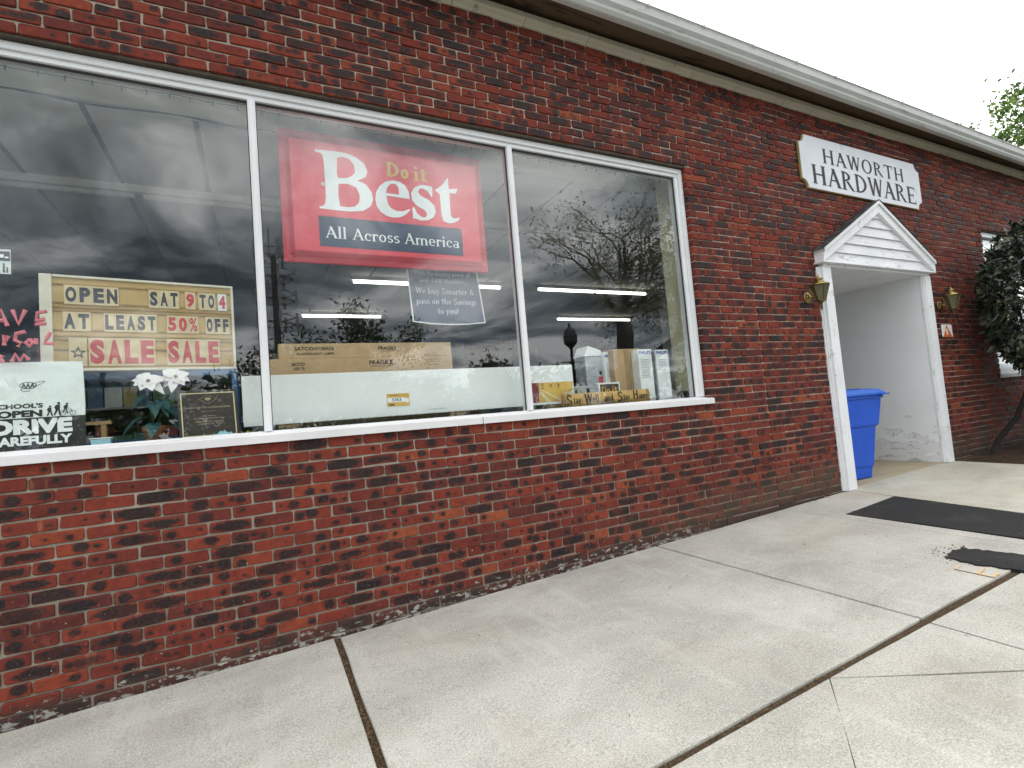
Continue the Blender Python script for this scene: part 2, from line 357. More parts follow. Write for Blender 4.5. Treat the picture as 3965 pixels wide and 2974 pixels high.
def _ring(cx, cy, rx, ry, tx, ty, a0=0, a1=360, n=20):
    full = a1 - a0 >= 360
    A = [R(a0 + (a1 - a0) * i / n) for i in range(n + (0 if full else 1))]
    o = [(cx + rx * math.cos(a), cy + ry * math.sin(a)) for a in A]; i = [(cx + (rx - tx) * math.cos(a), cy + (ry - ty) * math.sin(a)) for a in A]
    return [o, i] if full else [o + i[::-1]]
def _rc(x0, y0, x1, y1): return [[(x0, y0), (x1, y0), (x1, y1), (x0, y1)]]
def _ln(xa, ya, xb, yb, w): return [[(xa - w / 2, ya), (xa + w / 2, ya), (xb + w / 2, yb), (xb - w / 2, yb)]]
def glyph(ch, T=0.16, t=0.06, xh=0.64, sf=0.07):
    """a serif letter as a list of polygons (each a list of rings), and its advance"""
    g = []; h = 0.045
    def stem(x, y0, y1, w=T, lo=1, hi=1):
        g.append(_rc(x - w / 2, y0, x + w / 2, y1))
        if lo: g.append(_rc(x - w / 2 - sf, y0, x + w / 2 + sf, y0 + h))
        if hi: g.append(_rc(x - w / 2 - sf, y1 - h, x + w / 2 + (sf if hi > 1 else 0), y1))
    def ln(*a): g.append(_ln(*a))
    def rg(*a): g.append(_ring(*a))
    def foot(x, y, l=0.14): g.append(_rc(x - l, y, x + l, y + h))
    o_ = dict(rx=0.27, tx=T * 0.95, ty=t)
    def bowl(cx, a0=0, a1=360): rg(cx, xh / 2, 0.28, xh / 2 + 0.015, T * 0.92, t * 1.15, a0, a1)
    c = ch; adv = 0.7
    if c == 'H': stem(.17, 0, 1, T, 1, 2); stem(.75, 0, 1, T, 1, 2); g.append(_rc(.2, .47, .72, .47 + t * 1.1)); adv = .94
    elif c == 'A': ln(.10, 0, .45, 1, t * 1.3); ln(.76, 0, .41, 1, T * 1.15); g.append(_rc(.2, .32, .66, .32 + t)); foot(.1, 0, .12); foot(.76, 0, .16); adv = .88
    elif c == 'W': ln(.10, 1, .33, 0, T); ln(.33, 0, .56, 1, t * 1.2); ln(.56, 1, .79, 0, T); ln(.79, 0, 1.0, 1, t * 1.2); foot(.1, 1 - h, .13); foot(.56, 1 - h, .11); foot(1.0, 1 - h, .09); adv = 1.1
    elif c == 'O': rg(.47, .5, .45, .52, T * 1.05, t); adv = .95
    elif c == 'R': stem(.17, 0, 1, T, 1, 1); rg(.2, .74, .44, .26, T, t, -90, 90); ln(.40, .48, .76, 0, T); foot(.78, 0, .1); adv = .88
    elif c == 'T': stem(.42, 0, 1, T, 1, 0); g.append(_rc(.02, 1 - t * 1.2, .82, 1)); g.append(_rc(.02, .78, .07, 1)); g.append(_rc(.77, .78, .82, 1)); adv = .85
    elif c == 'D': stem(.17, 0, 1, T, 1, 1); rg(.22, .5, .62, .5, T, t, -90, 90); adv = .92
    elif c == 'E': stem(.17, 0, 1, T, 1, 1); g.append(_rc(.2, 0, .72, t)); g.append(_rc(.2, 1 - t, .68, 1)); g.append(_rc(.2, .48, .56, .48 + t)); g.append(_rc(.67, 0, .72, .22)); g.append(_rc(.63, .8, .68, 1)); g.append(_rc(.52, .4, .56, .62)); adv = .78
    elif c == 'B': stem(.17, 0, 1, T, 1, 1); rg(.2, .75, .42, .25, T, t, -90, 90); rg(.2, .26, .5, .27, T, t, -90, 90); adv = .82
    elif c == 'S': rg(.36, .745, .30, .27, T * .85, t * 1.3, 30, 265); rg(.36, .26, .32, .28, T * .85, t * 1.3, -150, 95); g.append(_rc(.6, .74, .66, .97)); g.append(_rc(.06, .03, .11, .28)); adv = .76
    elif c == 'M': stem(.12, 0, 1, t * 1.2, 1, 1); stem(.92, 0, 1, T, 1, 2); ln(.16, 1, .50, .05, T); ln(.50, .05, .86, 1, t); adv = 1.1
    elif c == 'l': stem(.15, 0, 1.05); adv = .34
    elif c == 'i': stem(.15, 0, xh); rg(.15, .88, .09, .09, .088, .088, 0, 360, 10); adv = .34
    elif c == 't': stem(.2, 0, .86, T, 0, 0); g.append(_rc(.02, xh - t, .42, xh)); g.append(_rc(.2, 0, .42, t)); adv = .46
    elif c == 'f': stem(.18, 0, .9, T, 1, 0); rg(.34, .86, .24, .18, T, t, 20, 180); g.append(_rc(.02, xh - t, .42, xh)); adv = .46
    elif c == 'o': bowl(.30); adv = .63
    elif c == 'c': bowl(.30, 45, 315); rg(.47, xh * .76, .08, .08, .078, .078, 0, 360, 8); adv = .56
    elif c == 'e': bowl(.30, 0, 320); g.append(_rc(.1, xh * .46, .57, xh * .46 + t)); adv = .61
    elif c == 'a': rg(.25, xh * .28, .23, xh * .29, T * .8, t); stem(.46, 0, xh * .8, T, 0, 0); rg(.31, xh * .74, .23, xh * .27, T * .7, t, 20, 165); g.append(_rc(.46, 0, .6, t)); adv = .63
    elif c == 'd': bowl(.30); stem(.52, 0, 1.05, T, 0, 1); g.append(_rc(.52, 0, .66, h)); adv = .69
    elif c == 'b': stem(.15, 0, 1.05, T, 0, 1); bowl(.38); adv = .69
    elif c == 'p': stem(.15, -.32, xh, T, 1, 1); bowl(.38); adv = .69
    elif c == 'g': bowl(.30); stem(.52, -.2, xh, T * .9, 0, 0); rg(.32, -.14, .27, .18, T * .8, t * 1.3, 180, 360); adv = .67
    elif c == 'n': stem(.15, 0, xh); rg(.36, xh * .6, .27, xh * .41, T, t, 0, 150); stem(.55, 0, xh * .62, T, 1, 0); adv = .74
    elif c == 'h': stem(.15, 0, 1.05); rg(.36, xh * .6, .27, xh * .41, T, t, 0, 150); stem(.55, 0, xh * .62, T, 1, 0); adv = .74
    elif c == 'm':
        stem(.15, 0, xh)
        for q in (0, .38): rg(.36 + q, xh * .6, .26, xh * .41, T, t, 0, 150); stem(.54 + q, 0, xh * .62, T, 1, 0)
        adv = 1.1
    elif c == 'r': stem(.15, 0, xh); rg(.34, xh * .62, .2, xh * .38, T * .8, t * 1.6, 20, 150); adv = .52
    elif c == 'u': stem(.15, xh * .35, xh, T, 0, 1); rg(.34, xh * .42, .27, xh * .43, T, t, 180, 330); stem(.54, 0, xh, T, 0, 1); g.append(_rc(.54, 0, .69, h)); adv = .74
    elif c == 'v': ln(.1, xh, .31, 0, T); ln(.31, 0, .5, xh, t * 1.2); foot(.1, xh - h, .12); foot(.5, xh - h, .1); adv = .62
    elif c == 'w': ln(.1, xh, .27, 0, T); ln(.27, 0, .44, xh, t); ln(.44, xh, .61, 0, T); ln(.61, 0, .78, xh, t); foot(.1, xh - h, .12); foot(.78, xh - h, .09); adv = .9
    elif c == 'y': ln(.1, xh, .31, 0, T); ln(.18, -.3, .5, xh, t * 1.2); foot(.1, xh - h, .12); foot(.5, xh - h, .1); rg(.13, -.26, .08, .08, .078, .078, 0, 360, 8); adv = .62
    elif c == 's': rg(.25, xh * .735, .21, xh * .28, T * .8, t * 1.2, 25, 265); rg(.25, xh * .27, .22, xh * .29, T * .8, t * 1.2, -155, 95); adv = .5
    elif c == '4': ln(.44, 0, .44, 1, T); ln(.03, .3, .42, 1, t * 1.2); g.append(_rc(.02, .26, .6, .34)); adv = .66
    elif c == '0': rg(.30, .5, .28, .5, T, t); adv = .62
    elif c in '.,': rg(.12, .08, .09, .09, .088, .088, 0, 360, 8); adv = .28
    elif c == '!': ln(.15, .3, .15, 1, T); rg(.15, .1, .09, .09, .088, .088, 0, 360, 8); adv = .34
    elif c == '&': rg(.34, .77, .19, .23, T * .7, t); rg(.32, .28, .29, .29, T, t, 60, 340); ln(.24, .72, .74, 0, T); ln(.6, .2, .78, .55, t); adv = .86
    else: adv = .34
    return g, adv
def serif(s, T=0.16, t=0.06, sf=0.07, track=0.0, caps=1.0):
    """returns 2D verts (x, y, layer) and faces, normalised to unit width and cap height 1"""
    v, f, x = [], [], 0.0
    for ch in s:
        g, a = glyph(ch, T, t, 0.64, sf); k = caps if (caps != 1 and ch.isupper()) else 1.0
        for i, rings in enumerate(g):
            try: fl, tr = tess(rings)
            except Exception: continue
            b = len(v); v += [(x + p[0] * k, p[1] * k, i % 5) for p in fl]; f += [tuple(q + b for q in q_) for q_ in tr]
        x += a * k + track
    return v, f, x - track
def lay(txt, x0, x1, z0, z1, Y, proud=0.0012):        # unit 2D text -> rectangle facing -y
    v, f = txt[0], txt[1]
    return [(x0 + p[0] * (x1 - x0), Y - proud - (0.0002 * p[2] if len(p) > 2 else 0), z0 + p[1] * (z1 - z0)) for p in v], f
def lay_serif(s, x0, x1, z0, cap, Y, T=0.16, t=0.06, sf=0.07, track=0.0, caps=1.0, proud=0.0012):
    v, f, w = serif(s, T, t, sf, track, caps)
    return [(x0 + p[0] * (x1 - x0) / w, Y - proud - 0.0002 * p[2], z0 + p[1] * cap) for p in v], f
def poly_px(rings_px, Y, ox, oz, sc):                  # outlines traced in photo pixels onto the plane y = Y
    rings = [[W(ox + a * sc, oz + b * sc, Y) for a, b in r_] for r_ in rings_px]
    fl, tr = tess(rings); return [(p[0], Y, p[1]) for p in fl], tr
def disc(cx, cz, rx, rz, Y, n=16, a=0.0):
    return [(cx + rx * math.cos(t) * math.cos(a) - rz * math.sin(t) * math.sin(a), Y, cz + rx * math.cos(t) * math.sin(a) + rz * math.sin(t) * math.cos(a)) for t in [2 * math.pi * k / n for k in range(n)]], [tuple(range(n))]
def ringxz(cx, cz, rx, rz, tx, tz, Y, a0=0, a1=360, n=24, tilt=0.0):
    rings = _ring(0, 0, rx, rz, tx, tz, a0, a1, n); fl, tr = tess(rings); ca, sa = math.cos(tilt), math.sin(tilt)
    return [(cx + p[0] * ca - p[1] * sa, Y, cz + p[0] * sa + p[1] * ca) for p in fl], tr

# ------------------------------------------------------------------ setting: ground and pavement
SLABM = concrete_mat('pavement_concrete', (0.985, 0.975, 0.955), 0.34); SLAB2 = concrete_mat('old_pavement_concrete', (0.99, 0.985, 0.96), 0.15); SLAB3 = concrete_mat('entrance_concrete', (1.04, 1.02, 0.93), 0.25)
DIRT = dirt_mat('joint_dirt_soil'); ASPH = asphalt_mat('fresh_asphalt', 0.014); ROADM = asphalt_mat('old_asphalt', 0.05)
GRASSM = dirt_mat('distant_grass', ((0.03, 0.06, 0.015), (0.06, 0.11, 0.03), (0.10, 0.16, 0.05)), 2.0)
g0 = O('ground', ([(-400, -400, -0.47), (400, -400, -0.47), (400, 400, -0.47), (-400, 400, -0.47)], [(0, 1, 2, 3)]), GRASSM); tag(g0, 'wide flat ground reaching to the horizon', 'ground', kind='structure')
rd = O('parking_road', box(-60, 60, -22, -3.7, -0.465, -0.44), ROADM); tag(rd, 'grey asphalt road surface in front of the shop', 'road', kind='structure')
rng = random.Random(21)
def slab_mesh(poly, top=0.0, th=0.12, wob=0.004):
    pts = []
    for i, a in enumerate(poly):                       # edges are never quite straight
        b = poly[(i + 1) % len(poly)]; L = math.dist(a, b); k = max(1, min(26, int(L / 0.25)))
        for j in range(k):
            q = j / k; pts.append((a[0] + (b[0] - a[0]) * q + (rng.uniform(-wob, wob) if j else 0), a[1] + (b[1] - a[1]) * q + (rng.uniform(-wob, wob) if j else 0)))
    n = len(pts); v = [(x, y, gz(x, y) + top) for x, y in pts] + [(x, y, gz(x, y) + top - th) for x, y in pts]
    return v, [tuple(range(n - 1, -1, -1)), tuple(range(n, 2 * n))] + [(i, (i + 1) % n, (i + 1) % n + n, i + n) for i in range(n)]
bed = O('sidewalk', slab_mesh([(-9.5, 0.3), (9.5, 0.3), (9.5, -3.45), (-9.5, -3.45)][::-1], -0.013, 0.2, 0), DIRT, None, (0, -1.7, 0)); tag(bed, 'pale concrete pavement along the brick shop wall', 'sidewalk', kind='structure')
def slab(poly, m, top=0.0, name='slab', bv=0.006):
    a = sum(poly[i][0] * poly[(i + 1) % len(poly)][1] - poly[(i + 1) % len(poly)][0] * poly[i][1] for i in range(len(poly)))
    if a > 0: poly = poly[::-1]
    return O(name, slab_mesh(poly, top), m, bed, None, bevel=bv)
YE = -1.775
slab([(-9.5, -.026), (-3.147, -.022), (-3.164, YE), (-9.5, YE - .03)], SLAB2, 0.004)
slab([(-3.112, -.026), (-.757, -.016), (-.708, YE + .008), (-3.135, YE - .02)], SLABM)
slab([(-.744, -.018), (.78, -.014), (.78, YE + .01), (-.694, YE + .01)], SLABM)
slab([(.783, -.012), (1.826, -.006), (1.735, -.43), (.905, -.475), (.783, -.47)], SLABM)
slab([(.783, -.473), (.908, -.478), (.915, YE + .012), (.783, YE + .012)], SLABM)
slab([(1.833, .03), (3.86, .012), (3.83, -.67), (3.80, YE + .03), (1.60, YE + .02), (1.744, -.43)], SLAB3, 0.003)
cz = -1.806
slab([(-9.5, cz - .04), (-1.487, cz), (-1.9, -2.14), (-3.5, -3.4), (-9.5, -3.4)], SLABM, -0.007, bv=.002)
slab([(-1.4835, cz - .002), (-.896, -2.199), (1.055, -3.4), (-3.496, -3.4), (-1.8965, -2.141)], SLAB2, -0.007, bv=.002)
slab([(-1.479, cz), (-.714, cz), (-.716, -2.308)], SLABM, -0.007, bv=.002)
slab([(-.702, cz), (9.5, cz + .01), (9.5, -3.4), (1.058, -3.4), (-.702, -2.319)], SLABM, -0.007, bv=.002)
for i in range(9):
    x0 = -9.5 + i * 2.1
    O('kerb_stone', frustum([(x0, -3.56, gz(x0, -3.5) - .3), (x0 + 2.09, -3.56, gz(x0 + 2, -3.5) - .3), (x0 + 2.09, -3.408, gz(x0 + 2, -3.5) - .3), (x0, -3.408, gz(x0, -3.5) - .3)],
        [(x0, -3.54, gz(x0, -3.5) - .01), (x0 + 2.09, -3.54, gz(x0 + 2, -3.5) - .01), (x0 + 2.09, -3.408, gz(x0 + 2, -3.5) - .01), (x0, -3.408, gz(x0, -3.5) - .01)]), SLAB2, bed, bevel=0.012)
# asphalt trench patch and the crumbly small patch
def patch(name, poly, label, top, jag):
    pts = []
    for i, a in enumerate(poly):
        b = poly[(i + 1) % len(poly)]; L = math.dist(a, b); k = max(1, int(L / 0.02))
        for j in range(k):
            q = j / k; pts.append((a[0] + (b[0] - a[0]) * q + rng.uniform(-jag, jag), a[1] + (b[1] - a[1]) * q + rng.uniform(-jag, jag)))
    n = len(pts); cx = sum(p[0] for p in pts) / n; cy = sum(p[1] for p in pts) / n
    v = [(x, y, gz(x, y) - .02) for x, y in pts] + [(cx + (x - cx) * .985, cy + (y - cy) * .985, gz(x, y) + top) for x, y in pts]
    o = O(name, (v, [tuple(range(n, 2 * n))] + [(i, (i + 1) % n, (i + 1) % n + n, i + n) for i in range(n)]), ASPH, None, (cx, cy, gz(cx, cy)))
    return tag(o, label, 'asphalt patch', kind='structure')
patch('asphalt_patch', [(.905, -.478), (1.742, -.434), (1.605, -1.40), (1.56, -3.4), (.93, -3.4), (.925, -1.6)][::-1], 'long black asphalt trench patch in front of the doorway', 0.005, 0.005)
p2 = patch('asphalt_patch', [(.24, -1.47), (.36, -1.43), (.49, -1.45), (.56, -1.73), (.60, -2.2), (.30, -2.2), (.25, -1.82), (.22, -1.62)][::-1], 'small crumbling black asphalt patch beside the orange paint', 0.009, 0.016)
cv, cf = [], []
for i in range(80):
    a = rng.choice([(.36, -1.44), (.24, -1.56), (.3, -1.48), (.45, -1.42)]); x, y = a[0] + rng.gauss(0, .06), a[1] + rng.gauss(0, .05); s = rng.uniform(.0010, .0036)
    k = box(x - s, x + s, y - s, y + s, gz(x, y), gz(x, y) + s * 1.2); k = rot2(k, rng.random() * 3, (x, y)); cv, cf = join((cv, cf), k)
o = O('asphalt_crumbs', (cv, cf), ASPH); tag(o, 'black asphalt crumbs scattered beside the small patch', 'crumbs', kind='stuff')
ORANGE = NT('orange_spray_paint'); _p = ORANGE.pos(); _f = ORANGE.noise(_p, 40, 5, .7); ORANGE.col(ORANGE.ramp(_f, [(0.42, (0.42, 0.41, 0.36)), (0.6, (0.66, 0.34, 0.10))])); ORANGE = ORANGE.fin(0.8)
def gstrip(p1, p2, w, m, name, z=0.005):
    (x1, y1), (x2, y2) = p1, p2; L = math.dist(p1, p2); nx, ny = -(y2 - y1) / L * w / 2, (x2 - x1) / L * w / 2
    q = [(x1 + nx, y1 + ny), (x2 + nx, y2 + ny), (x2 - nx, y2 - ny), (x1 - nx, y1 - ny)]
    return [(x, y, gz(x, y) + z) for x, y in q], [(0, 1, 2, 3)]
O('orange_paint_mark', join(gstrip(G(3700, 2205), G(3855, 2238), .018, 0, ''), gstrip(G(3785, 2225), G(3812, 2200), .016, 0, '', .0056), gstrip(G(3715, 2190), G(3702, 2207), .014, 0, '', .0062), gstrip(G(3845, 2236), G(3870, 2222), .016, 0, '', .0056), gstrip(G(3172, 1922), G(3240, 1931), .012, 0, '')), ORANGE, bed)
# soil and chaff lying in the joints, leaf litter
lv, lf = [], []
def chaff(x, y, s, zz=0.0):
    global lv, lf
    a = rng.random() * 6.28; l = s * rng.uniform(.8, 2.2); w = s * .45
    q = [(x + math.cos(a) * l, y + math.sin(a) * l), (x - math.sin(a) * w, y + math.cos(a) * w), (x - math.cos(a) * l, y - math.sin(a) * l), (x + math.sin(a) * w, y - math.cos(a) * w)]
    z = gz(x, y) + zz; b = len(lv); lv += [(q[i][0], q[i][1], z + (0.004 if i % 2 else 0.0015) * rng.uniform(.6, 1.6)) for i in range(4)]; lf.append((b, b + 1, b + 2, b + 3))
for i in range(260): chaff(-3.135 - .012 + rng.gauss(0, .012) - .01 * rng.random(), rng.uniform(-1.75, -.02), rng.uniform(.004, .008), -.008)
for i in range(90): chaff(rng.uniform(-4.5, 3.5), -1.79 + rng.gauss(0, .009), rng.uniform(.004, .008), -.009)
o = O('joint_litter', (lv, lf), dirt_mat('straw_litter', ((0.09, 0.05, 0.02), (0.28, 0.17, 0.07), (0.45, 0.33, 0.18)), 60)); tag(o, 'straw coloured litter caught in the pavement joints', 'litter', kind='stuff')
lv, lf = [], []
for i in range(210):
    x, y = rng.uniform(-5, 3.7), rng.uniform(-3.2, -.05); chaff(x, y, rng.uniform(.002, .006), 0.004)
for i in range(120):                                     # along the foot of the wall
    x = rng.uniform(-4.8, 1.7); chaff(x, -.012 - abs(rng.gauss(0, .02)), rng.uniform(.003, .008), 0.005)
o = O('pavement_litter', (lv, lf), dirt_mat('brown_specks', ((0.03, 0.015, 0.01), (0.16, 0.06, 0.04), (0.3, 0.16, 0.1)), 45)); tag(o, 'tiny brown bits strewn over the pavement', 'litter', kind='stuff')
# mulch bed right of the doorway
mv, mf = [], []
nx, ny = 56, 26
for j in range(ny + 1):
    for i in range(nx + 1):
        x = 3.87 + i / nx * 5.4; y = .012 - j / ny * 1.85; ed = min(i, j * .5, (ny - j) * 2, 4) / 4
        mv.append((x, y, gz(x, y) - .015 + ed * .03 + rng.uniform(-.012, .014)))
for j in range(ny):
    for i in range(nx): b = j * (nx + 1) + i; mf.append((b, b + nx + 1, b + nx + 2, b + 1))
o = O('mulch_bed', (mv, mf), dirt_mat('brown_mulch', ((0.018, 0.012, 0.008), (0.06, 0.038, 0.025), (0.17, 0.11, 0.07)), 40)); tag(o, 'brown mulch bed under the dark shrub', 'mulch', kind='structure')
lv, lf = [], []
for i in range(900): chaff(rng.uniform(3.9, 7.5), rng.uniform(-1.7, -.03), rng.uniform(.008, .02), rng.uniform(.012, .03))
o = O('fallen_leaves', (lv, lf), dirt_mat('dry_leaves', ((0.03, 0.02, 0.01), (0.12, 0.08, 0.05), (0.3, 0.24, 0.15)), 20)); tag(o, 'dry leaves lying on the mulch bed', 'leaf litter', kind='stuff')

# ------------------------------------------------------------------ the shop building
PZ, PX = 0.0658, 0.2046
ZL = 3.17                                               # lintel line: course line 0
BL = thing('storefront_building', 'red brick shop with wide display window and gabled white doorway', 'building', (0, 0.15, 0))
XW0, XW1 = -6.82, 0.0                                   # display window opening
WIN = (XW0, XW1, ZL - 32 * PZ, ZL); DOOR = (1.80, 3.70, -1.0, 2.36); WIN2 = (5.46, 7.30, ZL - 32 * PZ, ZL - PZ)
def cells(xs, zs, holes, y0, y1):
    xs, zs = sorted(set(xs)), sorted(set(zs)); nx, nz = len(xs) - 1, len(zs) - 1
    def solid(i, k):
        if not (0 <= i < nx and 0 <= k < nz): return False
        cx, cz_ = (xs[i] + xs[i + 1]) / 2, (zs[k] + zs[k + 1]) / 2
        return not any(h[0] < cx < h[1] and h[2] < cz_ < h[3] for h in holes)
    v, f = [], []
    def q(*p): b = len(v); v.extend(p); f.append((b, b + 1, b + 2, b + 3))
    for i in range(nx):
        for k in range(nz):
            if not solid(i, k): continue
            a, b, c, d = xs[i], xs[i + 1], zs[k], zs[k + 1]
            q((a, y0, c), (b, y0, c), (b, y0, d), (a, y0, d)); q((b, y1, c), (a, y1, c), (a, y1, d), (b, y1, d))
            if not solid(i - 1, k): q((a, y1, c), (a, y0, c), (a, y0, d), (a, y1, d))
            if not solid(i + 1, k): q((b, y0, c), (b, y1, c), (b, y1, d), (b, y0, d))
            if not solid(i, k - 1): q((a, y1, c), (b, y1, c), (b, y0, c), (a, y0, c))
            if not solid(i, k + 1): q((a, y0, d), (b, y0, d), (b, y1, d), (a, y1, d))
    return v, f
E_ = 0.014
holes = [(WIN[0] - E_, WIN[1] + E_, WIN[2], WIN[3] + E_), (DOOR[0] - .02, DOOR[1] + .02, DOOR[2], DOOR[3] + .02), (WIN2[0] - E_, WIN2[1] + E_, WIN2[2], WIN2[3] + E_)]
ZTOP = ZL + 13 * PZ
wall = O('wall', cells([-8.2, 10.5] + [h[i] for h in holes for i in (0, 1)], [-.5, ZTOP] + [h[i] for h in holes for i in (2, 3)], holes, 0.0105, 0.28), MORTAR, BL)

# bricks
rng = random.Random(5)
def brick_geo(L, H, D, r_):
    j = lambda s: r_.uniform(-s, s); c = min(0.0065, L * .2); ins = 0.0035
    ol = [(-L / 2 + c, -H / 2), (j(L * .2), -H / 2 + j(.0015)), (L / 2 - c, -H / 2), (L / 2, -H / 2 + c), (L / 2, H / 2 - c), (L / 2 - c, H / 2), (j(L * .2), H / 2 + j(.0015)), (-L / 2 + c, H / 2), (-L / 2, H / 2 - c), (-L / 2, -H / 2 + c)]
    ol = [(x + j(.0032), z + j(.0022)) for x, z in ol]
    n = len(ol); t1, t2 = j(.0015), j(.0015)
    fr = [(x * (1 - 2 * ins / L), z * (1 - 2 * ins / H)) for x, z in ol]
    v = [(x, t1 * x / L + t2 * z / H + j(.0006), z) for x, z in fr] + [(x, 0.0045, z) for x, z in ol] + [(x, D, z) for x, z in ol]
    f = [tuple(range(n))] + [(a * n + i, (a + 1) * n + i, (a + 1) * n + (i + 1) % n, a * n + (i + 1) % n) for a in (0, 1) for i in range(n)]
    return v, f
JT = 0.0092
rows = []                                               # (x0, x1, course)
def free(x0, x1, zc):
    segs = [(x0, x1)]
    for h in (WIN, DOOR, WIN2):
        if h[2] < zc < h[3]:
            ns = []
            for a, b in segs:
                if h[1] <= a or h[0] >= b: ns.append((a, b)); continue
                if h[0] - a > 0.03: ns.append((a, h[0]))
                if b - h[1] > 0.03: ns.append((h[1], b))
            segs = ns
    return segs
for c in range(-12, 54):                                # course c spans lines c-1 .. c (counted down from the lintel)
    zc = ZL - (c - 0.5) * PZ
    ph = 0.0585 if c % 2 == 0 else -4.3475 + 21 * PX
    drift = 0.0; x = ph - 42 * PX; cuts = []
    while x < 10.6:
        cuts.append(x + drift); drift = drift * .8 + rng.uniform(-.006, .006); x += PX
    if 7 <= c <= 49: cuts = [k for k in cuts if abs(k - .745) > .085] + [.745]      # the straight joint right of the window
    if WIN[2] < zc < WIN[3]: cuts = [k for k in cuts if not (-.02 < k < (.15 if c % 2 == 0 else .2))] + ([.102] if c % 2 else [])
    cuts = sorted(cuts)
    for a, b in zip(cuts, cuts[1:]):
        for p, q in free(max(a, -8.15), min(b, 10.45), zc):
            if q - p > .035: rows.append((p, q, c, zc))
VAR = []
for k in range(28):
    v, f = brick_geo(PX - JT, PZ - JT, 0.095, rng); me = bpy.data.meshes.new('brick'); me.from_pydata(v, [], f)
    at = me.attributes.new('bl', 'FLOAT_VECTOR', 'POINT'); at.data.foreach_set('vector', [q for p in v for q in (p[0], p[2], (k + .5) / 28)]); me.materials.append(BRICK); me.update(); VAR.append(me)
def shown(p, q, zc):
    pr = [project((a, 0, zc + d)) for a in (p, q) for d in (-PZ / 2, PZ / 2)]
    if any(a is None for a in pr): return 0
    if zc < gz((p + q) / 2, 0) - .01: return 0
    cx = sum(a[0] for a in pr) / 4; cy = sum(a[1] for a in pr) / 4
    if not (-30 < cx < IW + 30 and -30 < cy < IH + 30): return 0
    return abs(pr[0][0] - pr[2][0]) * abs(pr[0][1] - pr[1][1])
rows = [r_ for r_ in rows if r_[3] > gz((r_[0] + r_[1]) / 2, 0) - .09]
rows.sort(key=lambda r_: -shown(r_[0], r_[1], r_[3]) if (r_[1] - r_[0]) > .17 else 0)
jv, jf, ja = [], [], []
for i, (p, q, c, zc) in enumerate(rows):
    L = q - p - JT; cx = (p + q) / 2 + (JT / 2 if abs(p - WIN[1]) < 1e-4 else 0) * 0
    dy = rng.uniform(-.0035, .004); dz = rng.uniform(-.0016, .0016); ry = rng.uniform(-.009, .009)
    if i < 300:
        o = bpy.data.objects.new('brick', VAR[i % 28]); COL.objects.link(o); o.parent = wall
        o.location = Vector((cx, dy, zc + dz)) - WL[wall]; o.rotation_euler = (0, ry, 0); o.scale = (L / (PX - JT), 1, rng.uniform(.97, 1.02))
    else:
        v, f = brick_geo(L, PZ - JT, 0.095, rng); b = len(jv); s = rng.random()
        jv += [(a[0] + cx, a[1] + dy, a[2] + zc + dz - ry * a[0]) for a in v]; jf += [tuple(t + b for t in g) for g in f]; ja += [q_ for a in v for q_ in (a[0], a[2], s)]
o = O('brickwork', (jv, jf), BRICK, wall); at = o.data.attributes.new('bl', 'FLOAT_VECTOR', 'POINT'); at.data.foreach_set('vector', ja); tag(o, kind='stuff')

# lintel, coping stones, eave
LINT = paint('rusty_lintel_steel', (0.06, 0.045, 0.03), 0.8, 0.3, 12)
O('lintel', join(box(XW0, XW1, .012, .05, ZL - .014, ZL + .003), box(XW0, XW1, .05, .20, ZL - .006, ZL + .004)), LINT, BL)
O('lintel', box(WIN2[0], WIN2[1], .012, .20, WIN2[3] - .010, WIN2[3] + .003), LINT, BL)
x = .195 - 15 * .576
while x < 10.3:
    L = .576; j = rng.uniform(-.001, .001)
    pr = [(.24, ZTOP + .003), (.012, ZTOP + .003), (-.012, ZTOP + .02), (-.046, ZTOP + .030), (-.05, ZTOP + .036), (-.05, ZTOP + .078), (-.044, ZTOP + .083), (.24, ZTOP + .086)]
    O('coping_stone', prism([(a, b + j) for a, b in pr], 'x', x + .0025, x + L - .0025), STONE, BL); x += L
WOOD = worn_white('stained_soffit_wood', (0.10, 0.062, 0.033), (0.018, 0.012, 0.008), 0.55, 3.0, 0.8, (0.6, 6, 1))
zc = ZTOP + .106
O('blocking_board', box(-8.2, 10.5, .03, .20, zc + .001, zc + .09), paint('dark_eave_timber', (0.03, 0.022, 0.016), .9), BL)
x = -8.2
while x < 10.4:
    O('soffit_board', box(x, min(10.5, x + 3.04), -.222, .02, zc + .030, zc + .050), WOOD, BL); x += 3.05
O('fascia_board', box(-8.2, 10.5, -.2245, -.2055, zc - .03, zc + .0295), WOOD, BL)
GUT = worn_white('grey_white_gutter', (0.54, 0.55, 0.52), (0.28, 0.27, 0.23), 0.60, 5.0, 0.4, (.5, 1, 6))
def gprof(dz):
    p = [(-.225, .055), (-.225, -.075), (-.262, -.078), (-.275, -.074), (-.292, -.050), (-.296, -.030), (-.318, -.002), (-.322, .045), (-.326, .062), (-.334, .066), (-.334, .074), (-.318, .074), (-.312, .05), (-.305, .004), (-.284, -.030), (-.27, -.062), (-.235, -.064), (-.235, .055)]
    return [(a, b + dz) for a, b in p]
x = -8.2; k = 0
